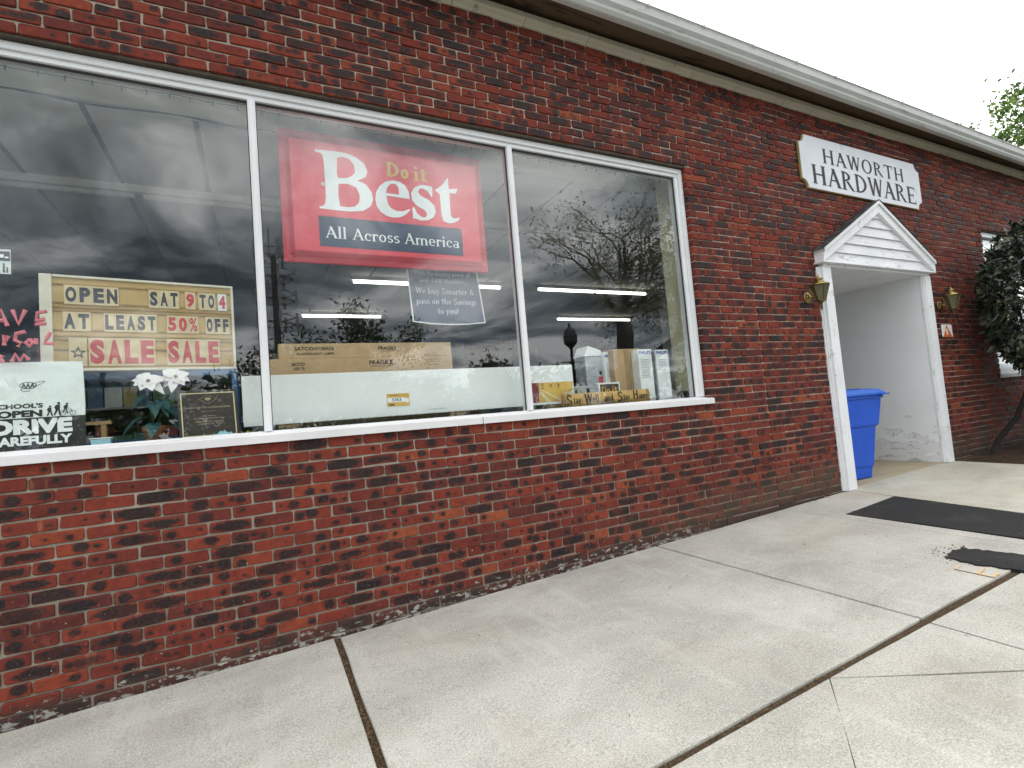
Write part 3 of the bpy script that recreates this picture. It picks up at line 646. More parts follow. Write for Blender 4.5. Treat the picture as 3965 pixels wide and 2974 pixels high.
while x < 10.4:
    x2 = min(10.5, x + 3.05); z1, z2 = zc + .026 - .009 * x, zc + .026 - .009 * x2
    a, b = gprof(z1 + .0), gprof(z2 + .0); n = len(a)
    v = [(x, *p) for p in a] + [(x2 - .004, *p) for p in b]
    O('gutter', (v, [(i, (i + 1) % n, (i + 1) % n + n, i + n) for i in range(n)] + [tuple(range(n)), tuple(range(2 * n - 1, n - 1, -1))]), GUT, BL)
    for q in range(5):
        xx = x + .3 + q * .61; zz = zc + .026 - .009 * xx
        if xx < x2: O('gutter_clip', join(box(xx, xx + .022, -.337, -.30, zz + .072, zz + .078), box(xx, xx + .022, -.339, -.336, zz + .055, zz + .078)), GUT, BL)
    x = x2
O('roof', frustum([(-8.2, -.22, zc + .052), (10.5, -.22, zc + .052), (10.5, 14, zc + .052), (-8.2, 14, zc + .052)], [(-8.2, -.22, zc + .075), (10.5, -.22, zc + .075), (10.5, 14, zc + .35), (-8.2, 14, zc + .35)]), paint('grey_roofing', (.10, .10, .10), .9), BL)

# display window
FY = 0.042
zt, zb = ZL - .018, WIN[2]
fr = O('display_window', join(
    box(XW0, XW1, FY, .14, zt - .040, zt), box(XW0, XW1, FY + .014, .14, zt - .070, zt - .0405),
    box(-.042, -.001, FY, .14, zb + .062, zt - .0405), box(-.080, -.0425, FY + .014, .14, zb + .062, zt - .0705),
    box(XW0 + .001, XW0 + .08, FY, .14, zb + .062, zt - .0705)), WHITE, BL, bevel=0.003)
mull = [-5.12, -3.421, -1.719]
for x in mull: O('mullion', join(box(x - .021, x + .021, FY + .006, .135, zb + .06, zt - .069), box(x - .012, x + .012, FY + .002, FY + .0062, zb + .06, zt - .069)), WHITE, fr, bevel=0.003)
ed = [XW0 + .08] + mull + [-.08]
for i, (a, b) in enumerate(zip(ed, ed[1:])):
    a2, b2 = a + (.0 if i == 0 else .0) - .004, b + .004
    O('pane', box(a2, b2, .088, .094, zb + .045, zt - .066), GLASS, fr)
    a3, b3 = a + (.021 if i else 0), b - (.021 if i < 3 else 0)
    O('glazing_gasket', join(box(a3, b3, .072, .0875, zt - .078, zt - .0712), box(a3, a3 + .005, .072, .0875, zb + .066, zt - .0782), box(b3 - .005, b3, .072, .0875, zb + .066, zt - .0782)), paint('dark_gasket', (.05, .05, .055), .6), fr)
for a, b in ((XW0 - .03, -2.134), (-2.128, .036)):
    pr = [(-.028, zb - .004), (-.028, zb + .040), (-.024, zb + .043), (.058, zb + .056), (.058, zb + .062), (.14, zb + .062), (.14, zb - .0)]
    O('sill', prism(pr, 'x', a, b), SILLM, fr, bevel=0.002)
# small window right of the doorway
f2 = O('side_window', cells([WIN2[0], WIN2[1], WIN2[0] + .07, WIN2[1] - .07, 6.36, 6.40], [WIN2[2] + .05, WIN2[3] - .012, WIN2[2] + .10, WIN2[3] - .08], [(WIN2[0] + .07, 6.36, WIN2[2] + .10, WIN2[3] - .08), (6.40, WIN2[1] - .07, WIN2[2] + .10, WIN2[3] - .08)], .045, .13), WHITE, BL)
O('pane', box(WIN2[0] + .068, 6.362, .086, .092, WIN2[2] + .095, WIN2[3] - .075), GLASS, f2)
O('pane', box(6.398, WIN2[1] - .068, .086, .092, WIN2[2] + .095, WIN2[3] - .075), GLASS, f2)
O('sill', prism([(-.028, zb - .002), (-.028, zb + .040), (.045, zb + .052), (.13, zb + .052), (.13, zb)], 'x', WIN2[0] - .04, WIN2[1] + .04), SILLM, f2)
O('blind', box(WIN2[0] + .02, WIN2[1] - .02, .17, .18, WIN2[2] + .05, WIN2[3] - .02), paint('pale_blind', (.22, .25, .22), .8), f2)

# ---- interior of the shop
CEILM = worn_white('ceiling_board', (0.62, 0.61, 0.54), (0.50, 0.47, 0.40), 0.66, 1.5, 0.9, (1, 1, 1)); TBAR = paint('dark_ceiling_bar', (.16, .16, .15), .7)
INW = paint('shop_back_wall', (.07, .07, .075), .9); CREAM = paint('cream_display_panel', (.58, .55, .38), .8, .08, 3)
ZC = 3.27
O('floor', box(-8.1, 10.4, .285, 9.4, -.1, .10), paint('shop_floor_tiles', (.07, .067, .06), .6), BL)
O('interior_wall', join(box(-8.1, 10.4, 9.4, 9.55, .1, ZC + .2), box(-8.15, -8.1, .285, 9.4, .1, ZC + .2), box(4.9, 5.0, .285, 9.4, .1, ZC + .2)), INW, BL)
ce = O('ceiling', box(-8.1, 4.9, .66, 9.4, ZC + .012, ZC + .03), TBAR, BL)
x = -4.37 - .615 * 6
while x < 4.3:
    y = .662
    while y < 9.2:
        O('ceiling_tile', box(x + .018, x + .597, y + .004, min(y + 2.40, 9.39), ZC, ZC + .011), CEILM, ce); y += 2.405
    x += .615
O('display_soffit', join(box(-6.9, .15, .282, .66, 3.236, 3.262), box(-6.9, .15, .142, .281, ZL - .02, ZL + .004)), paint('greenish_soffit', (.66, .66, .54), .85, .1, 2), BL)
O('display_shelf', join(box(-6.9, .15, .142, .43, 1.085, 1.108), box(-6.9, .15, .40, .43, .1, 1.0848)), paint('grey_display_deck', (.25, .25, .22), .7), BL)
O('side_panel', box(-.006, .05, .142, .37, 1.108, 3.236), CREAM, BL)
TUBE = emit('fluorescent_tube', (1.0, 1.0, 0.93), 5.0); HOUS = paint('white_lamp_housing', (.72, .72, .68), .5, .05)
def fixture(x0, x1, y, label, lit=True):
    t = thing('fluorescent_fixture', label, 'ceiling light', ((x0 + x1) / 2, y, ZC - .1), 0, 'strip lights on the shop ceiling')
    O('housing', frustum([(x0, y - .03, ZC - .05), (x1, y - .03, ZC - .05), (x1, y + .03, ZC - .05), (x0, y + .03, ZC - .05)], [(x0, y - .055, ZC - .001), (x1, y - .055, ZC - .001), (x1, y + .055, ZC - .001), (x0, y + .055, ZC - .001)]), HOUS, t)
    for d in (0.0,):
        L = x1 - x0; k = max(1, round(L / 1.25))
        for i in range(k): O('tube', tube([(x0 + .03 + L / k * i, y + d, ZC - .075), (x0 + L / k * (i + 1) - .03, y + d, ZC - .075)], .022, 8), TUBE if lit else HOUS, t)
fixture(-2.17, .22, 4.24, 'lit strip light behind the red sign in the middle pane')
fixture(.89, 3.30, 4.24, 'lit strip light seen through the right pane, upper one')
fixture(-2.67, -1.21, 6.62, 'lit strip light low in the middle pane above the cartons')
fixture(2.74, 5.0 - .12, 6.62, 'lit strip light low in the right pane near the lamp post reflection')
fixture(-7.9, 4.2, 1.92, 'unlit long white strip fixture running across the ceiling behind the panes', False)

# ---- entrance porch
WALLP = worn_white('peeling_white_plaster', (0.80, 0.80, 0.79), (0.5, 0.48, 0.44), 0.60, 3.0, 0.85, (1, 1, 1))
XL, XR, FJ = 1.735, 3.835, -.052; JW = .14; ZH = 2.355; PF = -.085
def wplaster():
    n = NT('recess_plaster'); p = n.pos(); px = n.n('ShaderNodeSeparateXYZ'); n.put(px.inputs[0], p)
    c = n.ramp(n.noise(p, 1.6, 5, .6), [(.3, (.78, .79, .77)), (.7, (.85, .86, .85))])
    k = n.math('ADD', n.noise(n.scale(p, 3, 3, 7), 1.4, 6, .62), n.math('MULTIPLY', px.outputs[2], -.55))
    ridge = n.math('ABSOLUTE', n.math('SUBTRACT', k, .27))
    c = n.mix(n.sstep(k, .27, .285, 0, .45), c, (.66, .66, .63)); c = n.mix(n.sstep(k, .44, .46, 0, .7), c, (.40, .37, .32)); c = n.mix(n.sstep(ridge, 0.0, .008, .7, 0), c, (.42, .40, .36))
    n.col(c); n.bump(n.math('ADD', n.sstep(k, .27, .28, 1, 0), n.math('MULTIPLY', n.noise(p, 70, 3), .12)), .8, .02); return n.fin(.85, 0, .25)
PLAS = wplaster()
po = O('entrance_porch', prism([(XL + .06, ZH + .03), (XR - .06, ZH + .03), (2.80, 3.04)], 'y', -.03, .012), SIDING, BL)
def jamb(x0, x1, s):
    inner = x1 if s < 0 else x0
    return O('jamb', join(box(x0, x1, FJ, .012, gz(x0, 0) + .004, ZH), *( [box(x1 + .0005, x1 + .022, FJ + .022, .10, gz(x0, 0) + .004, ZH)] if s < 0 else [box(x0 - .016, x0 - .0005, FJ + .014, .012, gz(x0, 0) + .004, ZH), box(x0 - .028, x0 - .0165, FJ + .032, .012, gz(x0, 0) + .004, ZH)])), TRIM, po, bevel=0.006)
jamb(XL, XL + JW, -1); jamb(XR - .118, XR, 1)
O('jamb_moulding', join(box(XL - .022, XL - .0005, FJ + .026, .006, gz(XL, 0) + .006, ZH), box(XL - .036, XL - .0225, FJ + .04, .006, gz(XL, 0) + .006, ZH)), TRIM, po, bevel=.003)
O('header_moulding', join(box(XL + .02, XR - .02, PF + .035, .01, ZH + .001, ZH + .026), box(XL - .045, XR + .05, PF - .012, .01, ZH + .0265, ZH + .046)), TRIM, po, bevel=.005)
AP = (2.805, 3.145)                                     # apex of the rake boards
EL, ER = (XL - .03, 2.525), (XR + .045, 2.525)          # outer eave ends
zlo = ZH + .047
nb = 6; hh_ = (3.06 - zlo) / nb
def half(z): return max(0.0, (AP[1] - .085 - z) / (AP[1] - 2.525) * (ER[0] - AP[0]) )
for i in range(nb):
    z0, z1 = zlo + i * hh_, zlo + (i + 1) * hh_ - .001
    a0, a1 = half(z0), half(z1)
    a0, a1 = min(a0, 1.02), min(a1, 1.02)
    if a0 < .02: continue
    O('clapboard', frustum([(AP[0] - a0, PF + .012, z0), (AP[0] + a0, PF + .012, z0), (AP[0] + a0, -.031, z0), (AP[0] - a0, -.031, z0)], [(AP[0] - a1, PF + .03, z1), (AP[0] + a1, PF + .03, z1), (AP[0] + a1, -.031, z1), (AP[0] - a1, -.031, z1)]), SIDING, po)
def rake(e, s):
    dx, dz = AP[0] - e[0], AP[1] - e[1]; L = math.hypot(dx, dz); ux, uz = dx / L, dz / L; nx_, nz_ = (-uz, ux) if s < 0 else (uz, -ux)
    if nz_ > 0: nx_, nz_ = -nx_, -nz_
    def strip(o0, o1, y0, y1):
        dv_ = Vector((0, -1)) ; k = 1 / max(.2, abs(ux))
        a = (e[0] + 0, e[1] - o0 * k); b = (AP[0], AP[1] - o0 * k); c = (AP[0], AP[1] - o1 * k); d = (e[0], e[1] - o1 * k)
        return prism([a, b, c, d], 'y', y0, y1)
    O('rake_board', join(strip(.0, .034, PF - .03, .01), strip(.0345, .12, PF - .012, .01)), TRIM, po, bevel=.004)
rake(EL, -1); rake(ER, 1)
SHIN = [paint('dark_shingle_a', (.035, .034, .036), .95, .3, 40, 0, .5, 200), paint('dark_shingle_b', (.055, .052, .05), .95, .3, 40, 0, .5, 200), paint('dark_shingle_c', (.025, .025, .027), .95, .3, 40, 0, .5, 200)]
for e, s in ((EL, -1), (ER, 1)):
    ex = e[0] + s * .03; ez = e[1] + .002 - .03 * .55; n_ = 13
    for i in range(n_):
        t0, t1 = i / n_, (i + 1.25) / n_; t1 = min(t1, 1.0)
        P0 = (ex + (AP[0] - ex) * t0, ez + (AP[1] + .004 - ez) * t0); P1 = (ex + (AP[0] - ex) * t1, ez + (AP[1] + .004 - ez) * t1); y = PF - .034
        while y < .0:
            y2 = min(.006, y + rng.choice((.05, .07)))
            O('shingle', frustum([(P0[0], y, P0[1] + .004), (P1[0], y, P1[1] + .001), (P1[0], y2 - .003, P1[1] + .001), (P0[0], y2 - .003, P0[1] + .004)], [(P0[0], y, P0[1] + .010), (P1[0], y, P1[1] + .004), (P1[0], y2 - .003, P1[1] + .004), (P0[0], y2 - .003, P0[1] + .010)]), SHIN[rng.randrange(3)], po); y = y2
O('recess_wall', box(XR - .146, XR + .1, .0125, 2.2, gz(3.7, 0) - .1, ZH + .06), PLAS, po)
O('recess_wall', box(XL - .1, XL + JW - .0, .101, 2.2, gz(1.8, 0) - .1, ZH + .06), PLAS, po)
O('recess_ceiling', box(XL + JW + .001, XR - .147, .012, 2.2, ZH + .01, ZH + .05), WALLP, po)
O('recess_floor', frustum([(XL + JW, .014, -.05), (XR - JW, .014, -.05), (XR - JW, 2.2, -.05), (XL + JW, 2.2, -.05)], [(XL + JW, .014, gz(1.85, 0) + .004), (XR - JW, .014, gz(3.7, 0) + .004), (XR - JW, 2.2, gz(3.7, 0) + .01), (XL + JW, 2.2, gz(1.85, 0) + .01)]), concrete_mat('tan_recess_floor', (.95, .82, .62), .6), po)
dr = O('door', join(box(XL + JW + .001, XR - JW - .002, 2.2, 2.25, .05, ZH + .05), box(2.2, 3.25, 2.16, 2.20, .16, 2.25)), paint('pale_bounce_door', (.55, .56, .55), .5), po)  # unseen door, its pale grey chosen to bounce light into the recess
O('handle', tube([(2.32, 2.155, 1.0), (2.32, 2.12, 1.02), (2.32, 2.12, 1.18), (2.32, 2.155, 1.2)], .012, 8), BRASS, dr)

# ------------------------------------------------------------------ things on the outside wall
sg = thing('shop_sign', 'white notched wooden sign lettered HAWORTH HARDWARE above the doorway', 'sign', (2.77, 0, 3.19))
def notched(x0, x1, z0, z1, r_):
    p = []
    for cx, cz_, a0 in ((x0, z0, 90), (x1, z0, 180), (x1, z1, 270), (x0, z1, 360)):
        for k in range(7):
            a = R(a0 - k * 15); p.append((cx + r_ * math.cos(a), cz_ + r_ * math.sin(a)))
    return p
SX0, SX1, SZ0, SZ1 = 1.625, 3.925, 3.187, 3.752
O('back_edge', prism(notched(SX0 - .004, SX1 + .004, SZ0 - .004, SZ1 + .004, .088), 'y', -.022, -.003), paint('gold_edge_paint', (.36, .27, .08), .5, .2), sg)
O('board', prism(notched(SX0, SX1, SZ0, SZ1, .09), 'y', -.030, -.0225), worn_white('weathered_sign_board', (.74, .76, .79), (.50, .52, .55), .60, 4.0, .5, (1, 1, .35)), sg)
h0 = W(3181, 585, -.03); h1 = W(3185, 609, -.03); h2 = W(3497, 672, -.03); a0 = W(3142, 660, -.03); a1 = W(3147, 698, -.03); a2 = W(3547, 760, -.03)
O('lettering', join(lay_serif('HAWORTH', h0[0], h2[0], 3.488, .160, -.030, .165, .075, .06, .10), lay_serif('HARDWARE', a0[0], a2[0], 3.240, .207, -.030, .175, .075, .06, .06)), paint('sign_lettering', (.012, .012, .016), .6), sg)
SMOKE = paint('dark_smoked_glass', (.10, .09, .045), .12, .2, 20); DKB = paint('tarnished_brass', (.16, .125, .05), .35, .3, 25, .8)
def lantern(x, z, label):
    t = thing('wall_lantern', label, 'wall lamp', (x, 0, z), 0, 'brass lanterns beside the doorway')
    O('backplate', lathe([(.0, -.002), (.058, -.002), (.060, -.008), (.050, -.016), (.036, -.018), (.034, -.026), (.018, -.032), (.0, -.034)], 20, (x, 0, z), 'y'), BRASS, t, smooth=True)
    O('arm', tube([(x, -.03, z), (x, -.07, z - .01), (x, -.11, z - .05), (x, -.135, z - .075)], [.009, .009, .008, .008], 8), BRASS, t, smooth=True)
    yb = -.135
    O('stem', lathe([(.0, -.15), (.008, -.15), (.010, -.10), (.015, -.085), (.022, -.075), (.05, -.062), (.05, -.056), (.0, -.055)], 12, (x, yb, z)), DKB, t, smooth=True)
    n = 6
    gl = O('shade', lathe([(.0, -.054), (.042, -.054), (.084, .092), (.0, .092)], n, (x, yb, z)), SMOKE, t)
    for k in range(n):
        a = 2 * math.pi * k / n
        O('glazing_bar', tube([(x + .043 * math.cos(a), yb + .043 * math.sin(a), z - .054), (x + .086 * math.cos(a), yb + .086 * math.sin(a), z + .094)], .004, 5), DKB, gl)
    O('cap', lathe([(.0, .0925), (.090, .0925), (.091, .099), (.055, .118), (.045, .122), (.045, .128), (.030, .134), (.028, .142), (.040, .150), (.036, .162), (.016, .170), (.008, .182), (.010, .190), (.0, .204)], 18, (x, yb, z)), BRASS, t, smooth=True)
lantern(1.505, 2.028, 'brass wall lantern left of the white doorway')
lantern(4.07, 2.008, 'brass wall lantern right of the doorway above the orange triangle plate')
pl = thing('hazard_placard', 'small white plate with orange triangle and letter R on brick', 'sign', (4.17, 0, 1.62))
PQ = []
for cx, cz_, a0 in ((4.275, 1.755, 0), (4.065, 1.755, 90), (4.065, 1.64, 180), (4.275, 1.64, 270)):
    for k in range(5): a = R(a0 + k * 22.5); PQ.append((cx + .02 * math.cos(a), cz_ + .02 * math.sin(a)))
O('plate', prism(PQ, 'y', -.007, -.002), CARD, pl)
O('triangle', ([(4.062, -.0078, 1.621), (4.280, -.0078, 1.621), (4.165, -.0078, 1.770)], [(0, 1, 2)]), paint('orange_print', (.72, .14, .02), .5), pl)
O('letter', lay(sans('R', .03), 4.140, 4.192, 1.645, 1.722, -.0078, .0008), CARD, pl)
# blue bin in the recess
bn = thing('wheeled_bin', 'blue plastic bin with sloping lid standing in the doorway', 'bin', (2.335, .375, gz(2.3, .3) + .012), R(-9))
BLUE = paint('blue_bin_plastic', (.008, .09, .58), .42, .1, 4, 0, .15, 90); BLUE2 = paint('blue_lid_plastic', (.010, .10, .50), .5, .1, 4, 0, .2, 120)
def sq(w, d, z, cx=0, cy=0): return [(cx - w, cy - d, z), (cx + w, cy - d, z), (cx + w, cy + d, z), (cx - w, cy + d, z)]
def loft(rings):
    v = [p for r_ in rings for p in r_]; f = []
    for i in range(len(rings) - 1):
        for k in range(4): f.append((i * 4 + k, i * 4 + (k + 1) % 4, (i + 1) * 4 + (k + 1) % 4, (i + 1) * 4 + k))
    return v, f + [(3, 2, 1, 0), tuple(range(len(v) - 4, len(v)))]
O('body', loft([sq(.200, .200, 0), sq(.212, .212, .12), sq(.222, .222, .125), sq(.262, .262, .55), sq(.285, .285, .575), sq(.312, .312, .80), sq(.318, .318, .86)]), BLUE, bn, local=True, bevel=.02, seg=3)
O('front_panel', loft([[(-.20, -.2275, .135), (.085, -.2275, .135), (.085, -.20, .135), (-.20, -.20, .135)], [(-.235, -.268, .548), (.105, -.268, .548), (.105, -.235, .548), (-.235, -.235, .548)]]), BLUE, bn, local=True, bevel=.008)
O('rim', loft([sq(.325, .325, .858), sq(.335, .335, .868), sq(.335, .335, .885), sq(.325, .325, .89)]), BLUE, bn, local=True, bevel=.006)
lid = O('lid', loft([sq(.345, .345, .888), sq(.355, .355, .898), sq(.352, .352, .920), sq(.31, .31, .958), sq(.24, .24, .968)]), BLUE2, bn, local=True, bevel=.012)
for k in range(5): O('lid_rib', loft([[( -.22 + k * .1, -.2, .967), (-.20 + k * .1, -.2, .967), (-.20 + k * .1, .2, .967), (-.22 + k * .1, .2, .967)], [(-.217 + k * .1, -.19, .976), (-.203 + k * .1, -.19, .976), (-.203 + k * .1, .19, .976), (-.217 + k * .1, .19, .976)]]), BLUE2, lid, local=True)
O('lid_grip', loft([sq(.06, .018, .893, .30, -.372), sq(.06, .018, .908, .30, -.372)]), BLUE2, lid, local=True, bevel=.005)
for s in (-1, 1):
    w = O('wheel', tube([(s * .20, .24, .05), (s * .235, .24, .05)], .055, 16), paint('black_rubber', (.02, .02, .02), .8), bn, local=True)

# ------------------------------------------------------------------ the window display
rng = random.Random(31)
DZ = 1.1085
# red lightbox sign
rs = thing('hanging_sign', 'large red Do it Best sign hanging behind the middle pane', 'sign', (-2.565, .3, 2.2))
SR = paint('red_sign_plastic', (.74, .055, .07), .35, .05); SRD = paint('red_sign_border', (.60, .03, .042), .4, .05)
o4 = [(-3.275, 2.197), (-1.852, 2.197), (-1.852, 3.084), (-3.275, 3.084)]; i4 = [(-3.210, 2.258), (-1.918, 2.258), (-1.918, 3.0), (-3.210, 3.0)]
O('tray', join(frustum([(a, .33, b) for a, b in o4], [(a, .30, b) for a, b in o4])), SRD, rs, bevel=.006)
m4 = [(-3.235, 2.235), (-1.893, 2.235), (-1.893, 3.025), (-3.235, 3.025)]
O('face_panel', frustum([(a, .2995, b) for a, b in m4], [(a, .252, b) for a, b in i4]), SR, rs, bevel=.004)
O('navy_band', ([(-3.058, .2500, 2.295), (-2.065, .2500, 2.295), (-2.065, .2500, 2.497), (-3.058, .2500, 2.497)], [(0, 1, 2, 3)]), paint('navy_print', (.030, .045, .085), .4), rs)
BST = [
 [[(590, 393), (640, 398), (760, 410), (860, 426), (950, 465), (1015, 515), (1045, 580), (1032, 632), (960, 662), (1035, 695), (1082, 762), (1095, 830), (1072, 885), (1010, 922), (900, 928), (760, 914), (640, 900), (632, 882), (665, 878), (685, 858), (690, 800), (682, 650), (670, 500), (662, 450), (643, 426), (598, 412)],
  [(785, 465), (783, 600), (795, 640), (870, 640), (915, 622), (940, 590), (930, 530), (890, 480), (830, 458)], [(798, 690), (797, 780), (812, 880), (870, 890), (940, 884), (975, 850), (980, 790), (950, 722), (880, 690)]],
 [[(1408, 822), (1400, 760), (1370, 705), (1320, 672), (1260, 660), (1200, 670), (1150, 705), (1120, 760), (1113, 820), (1125, 880), (1160, 930), (1210, 965), (1270, 980), (1330, 975), (1380, 950), (1414, 913), (1405, 905), (1350, 925), (1300, 923), (1250, 900), (1222, 865), (1208, 800), (1214, 790)],
  [(1204, 768), (1318, 783), (1310, 720), (1285, 690), (1245, 690), (1215, 720)]],
 [[(1600, 712), (1602, 800), (1590, 800), (1560, 752), (1515, 728), (1490, 735), (1480, 760), (1502, 790), (1570, 828), (1620, 878), (1632, 930), (1612, 978), (1562, 1003), (1500, 1003), (1455, 985), (1438, 988), (1430, 897), (1445, 887), (1470, 940), (1512, 976), (1545, 976), (1558, 950), (1540, 920), (1470, 877), (1427, 830), (1420, 770), (1445, 722), (1500, 700), (1550, 703), (1585, 714)]],
 [[(1732, 638), (1742, 735), (1815, 732), (1806, 775), (1748, 770), (1755, 900), (1761, 960), (1780, 984), (1806, 986), (1835, 978), (1830, 1000), (1790, 1025), (1740, 1028), (1698, 1010), (1682, 960), (1665, 780), (1625, 748), (1635, 735), (1685, 700)]]]
O('lettering', join(*[poly_px(r_, .2505, 950, 400, .4521) for r_ in BST], lay_serif('All Across America', -3.022, -2.088, 2.352, .078, .250, .15, .065, .06, .02)), CARD, rs)
O('yellow_lettering', join(lay_serif('Do', -2.592, -2.43, 2.826, .105, .2515, .24, .12, .10, .0), lay_serif('it', -2.40, -2.296, 2.822, .105, .2515, .19, .10, .09, .0)), paint('yellow_print', (.72, .46, .09), .4), rs)
for x in (-3.1, -2.05): O('hanging_wire', tube([(x, .315, 3.08), (x, .315, 3.236)], .002, 5), paint('dark_wire', (.05, .05, .05), .5), rs)
# blue card below it
bs = thing('hanging_sign', 'dark blue card reading We buy Smarter below the red sign', 'sign', (-2.15, .45, 1.82))
pts = [(-2.422, 1.842), (-2.28, 1.826), (-2.14, 1.820), (-2.0, 1.823), (-1.838, 1.838), (-1.885, 2.30), (-2.445, 2.30)]
inn = [(-2.412, 1.851), (-2.28, 1.835), (-2.14, 1.829), (-2.0, 1.832), (-1.848, 1.847), (-1.894, 2.292), (-2.435, 2.292)]
O('card', prism(pts, 'y', .45, .453), CARD, bs); O('blue_face', ([(a, .4490, b) for a, b in inn], [tuple(range(7))]), paint('blue_sign_print', (.010, .030, .085), .35, .08), bs)
bl = []
for s, x0, x1, z, c in (('With the buying power of', -2.385, -1.945, 2.195, .034), ('over 4,000 Members...', -2.35, -1.965, 2.140, .034), ('We buy Smarter &', -2.385, -1.92, 2.056, .046), ('pass on the Savings', -2.385, -1.905, 1.978, .046), ('to you!', -2.225, -2.055, 1.905, .046)): bl.append(lay_serif(s, x0, x1, z, c, .449, .17, .075, .06, .02))
O('lettering', join(*bl), paint('pale_lettering', (.50, .55, .58), .5), bs)
for x in (-2.40, -1.92): O('hanging_wire', tube([(x, .452, 2.29), (x, .40, 2.6), (x, .335, 3.0)], .0015, 5), paint('dark_wire', (.05, .05, .05), .5), bs)
# changeable letter board on a blue stand
lb = thing('letter_board', 'tan changeable letter board announcing SALE in the left pane', 'sign', (-4.437, .37, 1.5385), math.atan2(.13, .847))
FRM = paint('cream_board_frame', (.80, .75, .60), .5, .08); TAN = paint('tan_board', (.62, .42, .15), .5, .12, 5); TANR = paint('tan_rail', (.40, .25, .07), .5, .1); CRD = paint('cream_letter_card', (.72, .58, .33), .5, .12, 14)
LW, LH = .857, .520
O('panel', box(0, LW, .012, .05, 0, LH), TAN, lb, local=True)
O('frame', join(box(-.052, .0, -.012, .05, -.0, LH + .012), box(LW, LW + .014, -.004, .05, 0, LH), box(.0005, LW + .014, -.004, .0118, LH - .0, LH + .014), box(.0005, LW - .0005, -.004, .0118, .0, .014)), FRM, lb, local=True, bevel=.003)
ROWS = [(.385, .085, 'OPEN  SAT 9TO4'), (.235, .085, 'AT LEAST 50% OFF'), (.040, .137, '*SALE SALE')]
for z in (.025, .115, .170, .190, .222, .330, .350, .376, .478): O('rail', prism([(.0118, z), (.0118, z + .012), (.004, z + .009), (.004, z + .002)], 'x', .001, LW - .001), TANR, lb, local=True)
SP = [[(0.0480, 0.1080, 'O'), (0.1080, 0.1680, 'P'), (0.1680, 0.2280, 'E'), (0.2280, 0.2880, 'N'), (0.4280, 0.4787, 'S'), (0.4787, 0.5293, 'A'), (0.5293, 0.5800, 'T'), (0.6100, 0.6650, '9'), (0.6800, 0.7260, 'T'), (0.7260, 0.7720, 'O'), (0.7840, 0.8340, '4')],
      [(0.0400, 0.1000, 'A'), (0.1000, 0.1600, 'T'), (0.2160, 0.2656, 'L'), (0.2656, 0.3152, 'E'), (0.3152, 0.3648, 'A'), (0.3648, 0.4144, 'S'), (0.4144, 0.4640, 'T'), (0.5120, 0.5667, '5'), (0.5667, 0.6213, '0'), (0.6213, 0.6760, '%'), (0.7120, 0.7563, 'O'), (0.7563, 0.8007, 'F'), (0.8007, 0.8450, 'F')],
      [(0.0620, 0.1400, '*'), (0.1460, 0.2225, 'S'), (0.2225, 0.2990, 'A'), (0.2990, 0.3755, 'L'), (0.3755, 0.4520, 'E'), (0.5070, 0.5763, 'S'), (0.5763, 0.6455, 'A'), (0.6455, 0.7147, 'L'), (0.7147, 0.7840, 'E')]]
reds = {(0, '9'), (0, '4'), (1, '5'), (1, '0'), (1, '%')}
REDC = paint('red_letter', (.58, .045, .05), .5, .1); NVY = paint('black_letter', (.035, .035, .042), .5)
for ri, (z, h, _) in enumerate(ROWS):
    for x0, x1, ch in SP[ri]:
        y = .0035 - rng.uniform(0, .0008); cm = CARD if (ri, ch) == (0, '4') else CRD
        cdo = O('letter_card', frustum([(x0, y, z - .012), (x1 - .001, y, z - .012), (x1 - .001, y + .0018, z - .012), (x0, y + .0018, z - .012)], [(x0, y, z + h + .010), (x1 - .001, y, z + h + .010), (x1 - .001, y + .0018, z + h + .010), (x0, y + .0018, z + h + .010)]), cm, lb, local=True)
        if ch == '*':
            st = [((x0 + x1) / 2 + r_ * math.cos(R(90 + 36 * k)), z + h * .45 + r_ * math.sin(R(90 + 36 * k))) for k in range(10) for r_ in ((.036 if k % 2 == 0 else .0155),)]
            st2 = [((x0 + x1) / 2 + r_ * math.cos(R(90 + 36 * k)), z + h * .45 + r_ * math.sin(R(90 + 36 * k))) for k in range(10) for r_ in ((.020 if k % 2 == 0 else .0085),)]
            fl, tr = tess([st, st2]); O('letter', ([(p[0], y - .0008, p[1]) for p in fl], tr), NVY, cdo, local=True)
        else:
            O('letter', lay(sans(ch, .055 if ch not in '%' else .02), x0 + .006, x1 - .007, z, z + h, y, .0008), REDC if (ri == 2 or (ri, ch) in reds) else NVY, cdo, local=True)
bt = thing('work_stand', 'blue metal stand holding up the letter board', 'stand', (-4.1, .7, .1))
BLM = paint('blue_painted_steel', (.035, .12, .26), .4, .15)
O('top_frame', join(box(-4.95, -3.575, .47, .50, 1.503, 1.5375), box(-4.95, -3.575, 1.0, 1.03, 1.503, 1.5375), box(-3.605, -3.575, .5005, .9995, 1.503, 1.5375), box(-4.95, -4.92, .5005, .9995, 1.503, 1.5375)), BLM, bt)
O('tray', box(-4.919, -3.606, .5005, .9995, 1.520, 1.530), BLM, bt)
for x in (-4.95, -3.605):
    for y in (.47, 1.0): O('leg', box(x, x + .03, y, y + .03, .1, 1.5028), BLM, bt)
O('lower_shelf', box(-4.919, -3.606, .5005, .9995, 1.13, 1.145), BLM, bt)
